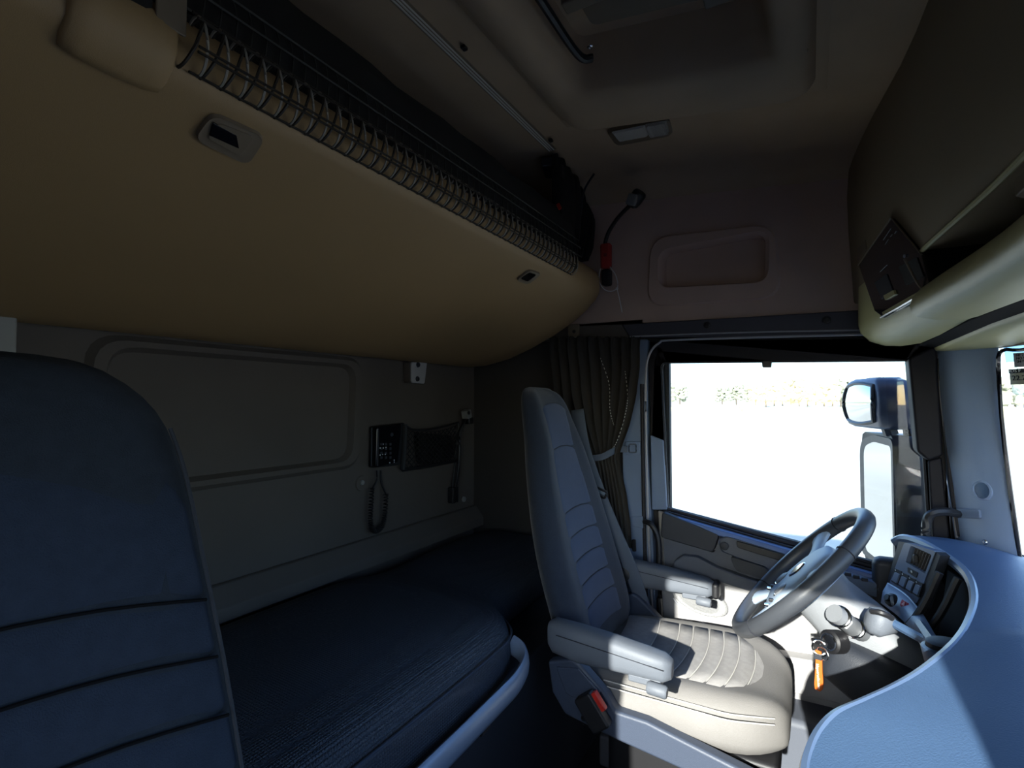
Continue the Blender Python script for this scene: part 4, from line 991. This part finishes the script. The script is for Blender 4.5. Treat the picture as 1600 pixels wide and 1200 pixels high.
# instrument face behind the hood, black
ifc = thing('instrument_cluster', (1.60,1.38,.62), 'black instrument cluster in the hollow under the dashboard hood', 'instrument cluster')
ic_ = [V((1.570,1.545,.815)),V((1.605,1.40,.805)),V((1.605,1.24,.80)),V((1.575,1.12,.79)),V((1.55,1.12,.66)),V((1.58,1.24,.64)),V((1.58,1.40,.64)),V((1.55,1.545,.66))]
rows = [[ic_[0],ic_[1],ic_[2],ic_[3]],[ic_[7],ic_[6],ic_[5],ic_[4]]]
grid('face', rows, M['void'], ifc, solid=.006)
# vent and switch panel
DN = V((-.963,-.27,0)); D0 = V((1.49,1.80,.8))
def ond(px, py, d=0.0): return UP(px, py, D0+DN*d, DN)
vp = thing('switch_panel', ond(1425,895), 'blue grey dashboard panel with an air vent and four rocker switches', 'switch panel')
prism('panel_side', rq([ond(1404,846,.0), ond(1416,848,.0), ond(1392,915,.0), ond(1380,930,.0)], .003), DN*-.03, M['door_dark'], vp)
pf = rq([ond(1413,847,.006), ond(1461,861,.006), ond(1432,943,.006), ond(1389,913,.006)], [.012,.008,.008,.008])
vh = rq([ond(1423,852,.006), ond(1456,867,.006), ond(1445,896,.006), ond(1415,878,.006)], [.012,.008,.003,.003])
sring('panel_face', pf, vh, DN*-.02, mat('panel_face',(.13,.18,.28),.45), vp)
prism('vent_well', [p-DN*.022 for p in scl(vh,1.05)], DN*-.004, M['void'], vp, bevel=0)
A, B, C_, D_ = [ond(*q,.0) for q in ((1423,853),(1455,868),(1444,895),(1416,877))]
for k in range(7):
    t = (k+.6)/7.2; a, b = A.lerp(B,t), D_.lerp(C_,t)
    prism('vent_slat', [a, a+(B-A).normalized()*.0022, b+(B-A).normalized()*.0022, b], DN*-.016, mat('slat',(.07,.065,.06),.4) if k == 0 else bpy.data.materials['slat'], vp, bevel=0)
box('vent_tab', (A+B+C_+D_)/4+DN*.004, (.012,.012,.022), M['black'], vp)
pr = rq([ond(1418,886,.008), ond(1434,895,.008), ond(1431,903,.008), ond(1418,894,.008)], .003)
prism('thermostat_slot', pr, DN*-.006, M['black'], vp, bevel=0)
box('slot_print', ond(1424,893,.011), (.002,.012,.003), M['white'], vp, bevel=0)
for k in range(4):
    bx, by = 1398+k*11.0, 889+k*6.3
    prism('switch_gap', rq([ond(bx-.5,by-1,.0085), ond(bx+10.5,by+4,.0085), ond(bx+4,by+26,.0085), ond(bx-6,by+19,.0085)], .003), DN*-.006, M['black'], vp, bevel=0)
    prism('rocker_switch', rq([ond(bx-.5,by+5,.012), ond(bx+6.5,by+8.5,.012), ond(bx+2,by+22,.012), ond(bx-5.5,by+17,.012)], .002), DN*-.006, M['alu'], vp, bevel=.0015)
    box('switch_mark', ond(bx+1,by+1.8,.0105), (.001,.010,.0015), M['white'], vp, bevel=0)
prism('panel_strip', [ond(1433,944,.004), ond(1462,862,.004), ond(1469,868,.004), ond(1440,950,.004)], DN*-.02, M['door_dark'], vp, bevel=0)
# lower control strip
ls = thing('control_strip', U(1420,960,1,1.5), 'curved lower dashboard strip with a light knob and red hazard switch', 'switch panel')
tp_ = [U(1390,913,1,1.755), U(1410,925,1,1.68), U(1427,940,1,1.60), U(1447,968,1,1.45), U(1464,1001,1,1.28)]
bt_ = [U(1380,944,1,1.70), U(1394,955,1,1.62), U(1410,968,1,1.54), U(1434,992,1,1.38), U(1455,1014,1,1.22)]
T_, B_ = catmull(tp_,4), catmull(bt_,4)
grid('strip_face', [[a+V((.0,0,0)), a.lerp(b,.5)+V((-.004,-.004,.004)), b] for a, b in zip(T_,B_)], M['grey_blue'], ls, solid=.012)
tube('strip_edge', [p+V((-.004,-.004,.003)) for p in tp_], .0022, M['alu'], ls, n=6)
sn_ = V((-.75,-.35,.45)).normalized()
def onl(px, py, d=.010):
    d = d+.006
    return UP(px, py, U(1415,945,1,1.60)+sn_*d, sn_)
lathe('light_knob', onl(1394,938), sn_, [(.017,0),(.015,.008),(.009,.010),(.008,.016)], M['black'], ls, n=16)
box('knob_grip', onl(1394,939,.028), (.006,.022,.010), M['bracket'], ls, bevel=.002, R=Matrix.Rotation(radians(30),3,'X'))
hzq = [onl(1409,936,.012), onl(1418,942,.012), onl(1415,953,.012), onl(1406,946,.012)]
hzs = prism('hazard_switch', rq(hzq,.002), sn_*-.006, mat('hazard_red',(.45,.02,.04),.4), ls, bevel=.001)
hc_ = sum(hzq,V((0,0,0)))/4+sn_*.002
ux = (hzq[1]-hzq[0]).normalized(); uy = sn_.cross(ux)
tri = [hc_+ux*.006*cos(a)+uy*.006*sin(a) for a in (pi/2, pi*7/6, pi*11/6)]
prism('hazard_triangle', tri, sn_*-.002, mat('hazard_pink',(.8,.45,.5),.4), hzs, bevel=0)
prism('square_switch', rq([onl(1425,955,.014), onl(1434,963,.014), onl(1430,973,.014), onl(1421,964,.014)], .002), sn_*-.006, M['dash'], ls, bevel=.001)
for k in range(3): box('switch_print', onl(1426+k*2.2,966+k*2,.016), (.001,.004,.002), M['bracket'], ls, bevel=0)
tube('lower_flap', [U(1438,985,1,1.33), U(1448,1000,1,1.26), U(1456,1012,1,1.20)], .012, M['dash'], ls, ry=.02)
cup = thing('cup_ring', U(1476,1006,1,1.14), 'round black ring set at the near end of the dashboard strip', 'holder')
lathe('ring', U(1476,1008,1,1.14)+V((0,0,-.01)), (-.1,0,1), [(.030,-.02),(.032,0),(.032,.006),(.026,.008),(.024,-.015)], M['dash'], cup, n=26)
lathe('insert', U(1476,1003,1,1.14)+V((0,0,-.004)), (-.1,0,1), [(.026,-.01),(.026,.004),(.020,.006)], M['black'], cup, n=26)

# ================================================================== STEERING
AL = radians(47); uu = V((cos(AL),0,sin(AL))); vv = V((0,1,0)); nn = V((-sin(AL),0,cos(AL)))
WC = V((1.272,1.505,.775)); WR_ = .205
sw = thing('steering_wheel', WC-nn*.05, 'large four spoke steering wheel with a grey hub', 'steering wheel')
rings = []
NS = 72
for k in range(NS):
    a = 2*pi*k/NS; e = uu*cos(a)+vv*sin(a); c_ = WC+e*WR_
    bump_ = 0.0016*sin(a*36) if abs(((a+pi)%(2*pi))-pi) < 1.25 else 0
    r_ = []
    for j in range(12):
        b = 2*pi*j/12; rr = .0175+(bump_ if cos(b) > .2 or sin(b) < -.3 else 0)
        r_.append(c_+e*rr*cos(b)*1.0+nn*rr*1.12*sin(b))
    rings.append(r_)
vs, fs = g_loft(rings, closed=True); build('rim', vs, fs, M['wheel'], sw, angle=80)
for a in (50,-50,130,-130):
    a = radians(a); e = uu*cos(a)+vv*sin(a)
    tube('rim_seam', [WC+e*WR_+e*.0182*cos(b)+nn*.0203*sin(b) for b in [2*pi*j/12 for j in range(12)]], .0012, M['darkseam'], sw, closed=True, sub=1, n=5)
def W(a, b, c): return WC+uu*a+vv*b+nn*c
# hub: a broad pad, lower section wider
hubo = [W(.095,.060,-.012), W(.095,-.060,-.012), W(.02,-.100,-.012), W(-.085,-.09,-.012), W(-.12,-.035,-.012), W(-.12,.035,-.012), W(-.085,.09,-.012), W(.02,.100,-.012)]
ho = rq(hubo, .03, 5)
relief('hub_pad', [off(scl(ho,.92),nn*-.035), off(ho,nn*-.004), off(scl(ho,.96),nn*.010), off(scl(ho,.80),nn*.017), off(scl(ho,.4),nn*.020)], M['hub'], sw, back=None, angle=60)
em = rq([W(.034,0,.008), W(.0,.028,.008), W(-.036,0,.008), W(0,-.028,.008)], .02)
relief('emblem', [em, off(scl(em,.9),nn*.003)], M['chrome'], sw)
for ang, wid in ((68,.026),(-68,.026),(146,.022),(-146,.022)):
    a = radians(ang); e = uu*cos(a)+vv*sin(a); f_ = nn.cross(e)
    secs2 = []
    for r, w, h, dz in ((.055,.034,.014,-.012),(.085,wid*1.0,.011,-.010),(.13,wid*.8,.009,-.007),(.165,wid*.95,.010,-.004),(.200,wid*1.45,.012,0)):
        secs2.append([WC+e*r+f_*w*cos(b)+nn*(dz+h*sin(b)) for b in [2*pi*j/12 for j in range(12)]])
    vs, fs = g_loft(secs2); sp_ = build('spoke', vs, fs, M['hub'], sw, angle=70)
    if abs(ang) > 90:
        for q_ in range(3): box('spoke_button', WC+e*(.088+.018*q_)+nn*.004+f_*.004, (.012,.010,.008), M['black'] if q_ % 2 else M['chrome'], sp_, bevel=.002)
for b in (-1,1):
    lathe('horn_pad', W(-.055,b*.045,.004), nn, [(.020,0),(.020,.005),(.014,.008)], M['shroud'], sw, n=18)
# column
colm = thing('steering_column', (1.48,1.5,.55), 'grey steering column shroud sloping from the wheel into the dashboard', 'steering column')
def crc(c, d, hw, hh, n=16, p=.5):
    a, b, d = frame3(d); return [c+a*hw*(abs(cos(t))**p)*(1 if cos(t)>0 else -1)+b*hh*(abs(sin(t))**p)*(1 if sin(t)>0 else -1) for t in [2*pi*(k+.5)/n for k in range(n)]]
cs_ = [crc(W(0,0,-.035),-nn,.060,.060,p=.8), crc(W(0,0,-.06),-nn,.068,.068,p=.7), crc(V((1.345,1.50,.705)),(.9,0,-.5),.080,.066), crc(V((1.39,1.50,.668)),(.8,0,-.6),.082,.068), crc(V((1.45,1.50,.615)),(.8,0,-.6),.088,.070), crc(V((1.55,1.50,.56)),(1,0,-.3),.095,.075)]
vs, fs = g_loft(cs_); build('shroud', vs, fs, M['shroud'], colm, angle=60)
cs_ = [crc(V((1.32,1.46,.63)),(1,0,-.4),.050,.030), crc(V((1.335,1.46,.62)),(1,0,-.4),.080,.050), crc(V((1.41,1.46,.585)),(1,0,-.4),.095,.065), crc(V((1.50,1.46,.545)),(1,0,-.3),.12,.075), crc(V((1.68,1.47,.50)),(1,0,0),.15,.09)]
vs, fs = g_loft(cs_); build('lower_shroud', vs, fs, M['door_dark'], colm, angle=60)
# stalks on the near side
s1_ = thing('column_stalk', U(1325,980,1,1.34), 'bright grey stalk with chrome collar beside the ignition', 'lever')
vs, fs = g_tube([U(1345,988,1,1.40), U(1332,980,1,1.36), U(1318,968,1,1.32), U(1303,958,1,1.30)], .019, n=16, sub=4); build('stalk', vs, fs, M['shroud'], s1_)
ax_ = (U(1303,958,1,1.30)-U(1345,988,1,1.40)).normalized()
for p_, r_ in ((U(1334,981,1,1.36),.0225),(U(1312,963,1,1.31),.0225)): lathe('collar', p_, ax_, [(r_-.003,-.004),(r_,-.002),(r_,.002),(r_-.003,.004)], M['chrome'], s1_, n=20)
box('white_band', U(1318,970,1,1.305), (.028,.010,.022), M['white'], s1_, bevel=.004, R=Matrix.Rotation(radians(35),3,'Y'))
s2_ = thing('column_stalk', U(1400,980,1,1.36), 'long retarder stalk with a pale rounded body below the dashboard strip', 'lever')
vs, fs = g_loft([crc(U(1353,966,1,1.30),(1,.25,-.25),.010,.012,p=.8), crc(U(1359,968,1,1.30),(1,.25,-.25),.022,.025,p=.8), crc(U(1374,972,1,1.30),(1,.25,-.25),.025,.028,p=.7), crc(U(1392,976,1,1.31),(1,.25,-.25),.017,.018,p=.7), crc(U(1400,980,1,1.32),(1,.25,-.25),.012,.012,p=.7)])
build('stalk_body', vs, fs, M['arm'], s2_, angle=60)
tube('stalk_arm', [U(1396,974,1,1.30), U(1418,986,1,1.27), U(1440,998,1,1.24), U(1462,1010,1,1.20)], .0085, M['dash'], s2_)
tube('stalk_collar', [U(1362,955,1,1.29), U(1378,958,1,1.28), U(1394,966,1,1.29)], .006, M['black'], s2_)
ig = thing('ignition_lock', U(1297,1003,1,1.34), 'black round ignition lock with a chrome ring and inserted key', 'lock')
gd = V((-.62,-.75,.15)).normalized()
lathe('lock_ring', U(1297,1003,1,1.34), gd, [(.024,-.03),(.024,0),(.020,.004),(.017,.001)], M['black'], ig, n=22)
lathe('chrome_ring', U(1297,1003,1,1.34)+gd*.001, gd, [(.018,0),(.018,.004),(.015,.004),(.015,.0)], M['chrome'], ig, n=22)
kc = U(1293,1003,1,1.33)+gd*.012
box('key', kc+gd*.012, (.020,.030,.008), M['black'], ig, bevel=.003, R=Matrix.Rotation(radians(35),3,'Z'))
fb = thing('key_fob', U(1279,1050,1,1.27), 'orange strap key fob with white lettering hanging from the ignition key', 'key fob')
rc = U(1280,1012,1,1.275)
tube('key_ring', [rc+V((.013*cos(a),.004*sin(a),.013*sin(a))) for a in [2*pi*k/16 for k in range(16)]], .0016, M['chrome'], fb, closed=True, sub=1, n=6)
tube('key_ring', [rc+V((.006+.010*cos(a),-.005-.009*cos(a),-.008+.012*sin(a))) for a in [2*pi*k/16 for k in range(16)]], .0014, M['metal'], fb, closed=True, sub=1, n=6)
fp = [(1273.5,1015),(1283,1019),(1284.5,1032),(1285,1052),(1286.5,1070),(1285,1078),(1281,1081),(1273,1077),(1272,1068),(1273.5,1045),(1274,1030)]
fv = V((-.22,-.975,0)).normalized()
fo_ = [UP(a,b,rc+V((0,0,-.03)),fv) for a, b in fp]
strap_ = prism('strap', fo_, fv*-.005, M['orange'], fb, bevel=.001)
box('clasp', UP(1278.5,1026,rc+V((0,0,-.03)),fv), (.014,.010,.010), M['door_dark'], fb, bevel=.001, R=Matrix.Rotation(radians(-12),3,'Z'))
tx = text('lettering', 'kleyntrucks.com', .0078, UP(1278.5,1057,rc+V((0,0,-.03))+fv*.0012,fv), (.05,0,-1), (.97,-.22,0), M['white'], fb, ext=.0002)
# pedals glimpsed in the footwell
for k, (px, py) in enumerate(((1305,1040),(1330,1050))):
    pd = thing('pedal', U(px,py,1,1.45), ('metal faced pedal nearest the key fob in the footwell','metal faced pedal further under the dashboard')[k], 'pedal')
    prism('pad', rq([U(px-6,py-8,1,1.45), U(px+8,py-4,1,1.45), U(px+7,py+5,1,1.45), U(px-5,py+3,1,1.45)], .006), (.01,.05,0), M['metal'] if k == 0 else M['bracket'], pd)
    tube('arm', [U(px,py,1,1.48), U(px,py,1,1.48)+V((.14,0,.12)), U(px,py,1,1.48)+V((.20,0,.25))], .008, M['black'], pd)

# ================================================================== OUTSIDE
GZ = -1.42
gr = build('ground', [(-900,-500,GZ),(900,-500,GZ),(900,1600,GZ),(-900,1600,GZ)], [(0,1,2,3)], M['field']); struct(gr)
struct(box('unseen_dark_strip', (0,-6.0,GZ+.01), (400,16,.04), M['dark_ground'], bevel=0))  # unseen dark strip, added to cut bounce light through the passenger window
rows = []; random.seed(3)
for i in range(241):
    x = -150+i*1.25+random.uniform(-.4,.4); z = GZ+1.5+random.uniform(-.5,.4); y = 150+random.uniform(-1.2,1.2)
    rows.append([V((x,y-2,GZ)), V((x,y-1.3,z*.7+GZ*.3)), V((x+.3,y,z)), V((x,y+9,z-.2)), V((x,y+10,GZ))])
props(grid('crop_strip', rows, M['crop'], None, flat=False) if False else grid('crop_strip', rows, M['crop']), 'long yellow green crop strip across the bright field', 'crop', kind='stuff')
def make_tree(x, y, h, w, sd_, label):
    t = thing('distant_tree', (x,y,GZ), label, 'tree', 'trees on the horizon')
    tube('trunk', [V((x,y,GZ)), V((x,y,GZ+h*.5))], h*.03, M['bark'], t, n=6, sub=1)
    rnd = random.Random(sd_); B = Bag()
    for k in range(70):
        a = rnd.uniform(0,2*pi); rr = w*sqrt(rnd.random())*.8; zz = GZ+h*(.28+.62*rnd.random())
        c = V((x+rr*cos(a), y+rr*sin(a)*.6, zz)); s = w*rnd.uniform(.12,.26)
        bm = bmesh.new(); bmesh.ops.create_icosphere(bm, subdivisions=1, radius=s)
        vs = [c+v.co*rnd.uniform(.75,1.2) for v in bm.verts]; fs = [[v.index for v in f.verts] for f in bm.faces]; bm.free(); B.add(vs, fs)
    B.out('crown', M['leaf'], t, flat=True); return t
rnd = random.Random(5)
tw_ = [(1040,594,9),(1062,600,8),(1128,602,7),(1150,598,8),(1180,597,9)]+[(1196+k*13, 590+rnd.uniform(-4,8), rnd.uniform(8,12)) for k in range(19)]
for k, (px, py, w) in enumerate(tw_):
    d = 235+32*(k % 4)+rnd.uniform(-2,2); p = U(px, py, 1, d)
    make_tree(p.x, d, p.z-GZ, w*.62, k, 'pale leafy tree in the far tree line beyond the field')
for k, (px, py) in enumerate(((1572,592),(1585,590),(1600,594))):
    d = 200; p = U(px,py,1,d); make_tree(p.x, d, p.z-GZ, 7, 50+k, 'pale leafy tree in the far tree line beyond the field')

# door mirrors
def house(name, ring, zs, m, parent):
    rings = [[V((c.x+(p[0]-c.x)*k+dx, c.y+(p[1]-c.y)*k, z)) for p in ring] for z, k, dx, c in [(a[0],a[1],a[2],V((1.54,2.28,0))) for a in zs]]
    vs, fs = g_loft(rings); return build(name, vs, fs, m, parent, angle=60)
MH = mat('mirror_housing', (.018,.022,.03), .45)
mm = thing('main_mirror', (1.55,2.2,.65), 'tall dark main door mirror outside the driver window', 'mirror')
mi_, mo_ = U(1381,0,1,2.14).x, U(1333,0,1,2.42).x
ringm = [(mi_,2.13),(mi_+.06,2.12),(mi_+.105,2.15),(mi_+.115,2.22),(mi_+.09,2.33),(mi_+.02,2.42),(mo_+.012,2.445),(mo_-.006,2.43),(mo_+.002,2.415),(mi_-.004,2.15)]
house('housing', ringm, [(.60,.90,.0),(.62,.97,0),(.70,1,0),(.85,1.03,0),(.98,1.0,0),(1.045,.96,0),(1.075,.88,-.004),(1.085,.75,-.006)], MH, mm)
mN = V((-1,-.28,.0)).normalized()
def onm(y, z, d): 
    t = (y-2.14)/(2.42-2.14); return V((mi_+(mo_-mi_)*t,y,z))+V((-1,-.2,0)).normalized()*d
mg = [onm(2.155,.635,.006), onm(2.155,1.05,.006), onm(2.30,1.055,.006), onm(2.395,1.03,.006), onm(2.40,.64,.006)]
prism('mirror_pane', rq(mg,[.02,.02,.03,.04,.03]), (.003,0,0), M['mirror_glass'], mm, bevel=0)
mr = [onm(2.135,.62,.008), onm(2.135,1.075,.008), onm(2.30,1.08,.008), onm(2.43,1.05,.008), onm(2.435,.62,.008)]
sring('mirror_rim', rq(mr,[.02,.03,.03,.06,.03]), rq(mg,[.02,.02,.03,.04,.03]), (.012,0,0), MH, mm)
tube('mount_arm', [V((mi_+.06,2.20,1.075)), V((mi_+.10,2.12,1.07)), V((1.64,2.02,1.06))], .022, MH, mm)
tube('mount_arm', [V((mi_+.06,2.20,.64)), V((mi_+.10,2.10,.63)), V((1.66,2.0,.62))], .018, MH, mm)
tube('roof_arm', [V((mi_+.05,2.2,1.08)), V((mi_+.05,2.24,1.13))], .018, MH, mm)
wm = thing('wide_angle_mirror', (1.52,2.25,1.10), 'small curved wide angle mirror above the main door mirror', 'mirror')
ring2 = [(1.505,2.13),(1.56,2.125),(1.605,2.15),(1.61,2.22),(1.58,2.33),(1.50,2.42),(1.435,2.455),(1.415,2.44),(1.42,2.42),(1.495,2.15)]
house('housing', ring2, [(1.105,.72,.0),(1.115,.88,0),(1.16,1,0),(1.21,.99,0),(1.245,.93,-.004),(1.27,.80,-.010),(1.283,.60,-.014)], mat('blue_housing',(.025,.04,.09),.35), wm)
def on2(y, z, d):
    t = (y-2.14)/.30; return V((1.505-.085*t-d, y-.2*d, z))
rows = []
for j in range(9):
    v = -1+2*j/8; row = []
    for i in range(11):
        u_ = -1+2*i/10; yy = 2.285+.125*u_*sqrt(1-.25*v*v); zz = 1.193+.073*v*sqrt(1-.3*u_*u_)
        row.append(on2(yy,zz,.006+.016*(1-.5*u_*u_-.5*v*v)))
    rows.append(row)
grid('mirror_pane', rows, M['mirror_glass'], wm)
rm = [r[0] for r in rows]+rows[-1][1:]+[r[-1] for r in rows[::-1]][1:]+rows[0][::-1][1:-1]
tube('mirror_rim', rm, .007, MH, wm, closed=True, sub=1, n=6)
tube('neck', [V((1.53,2.2,1.12)), V((1.54,2.2,1.085))], .022, MH, wm)
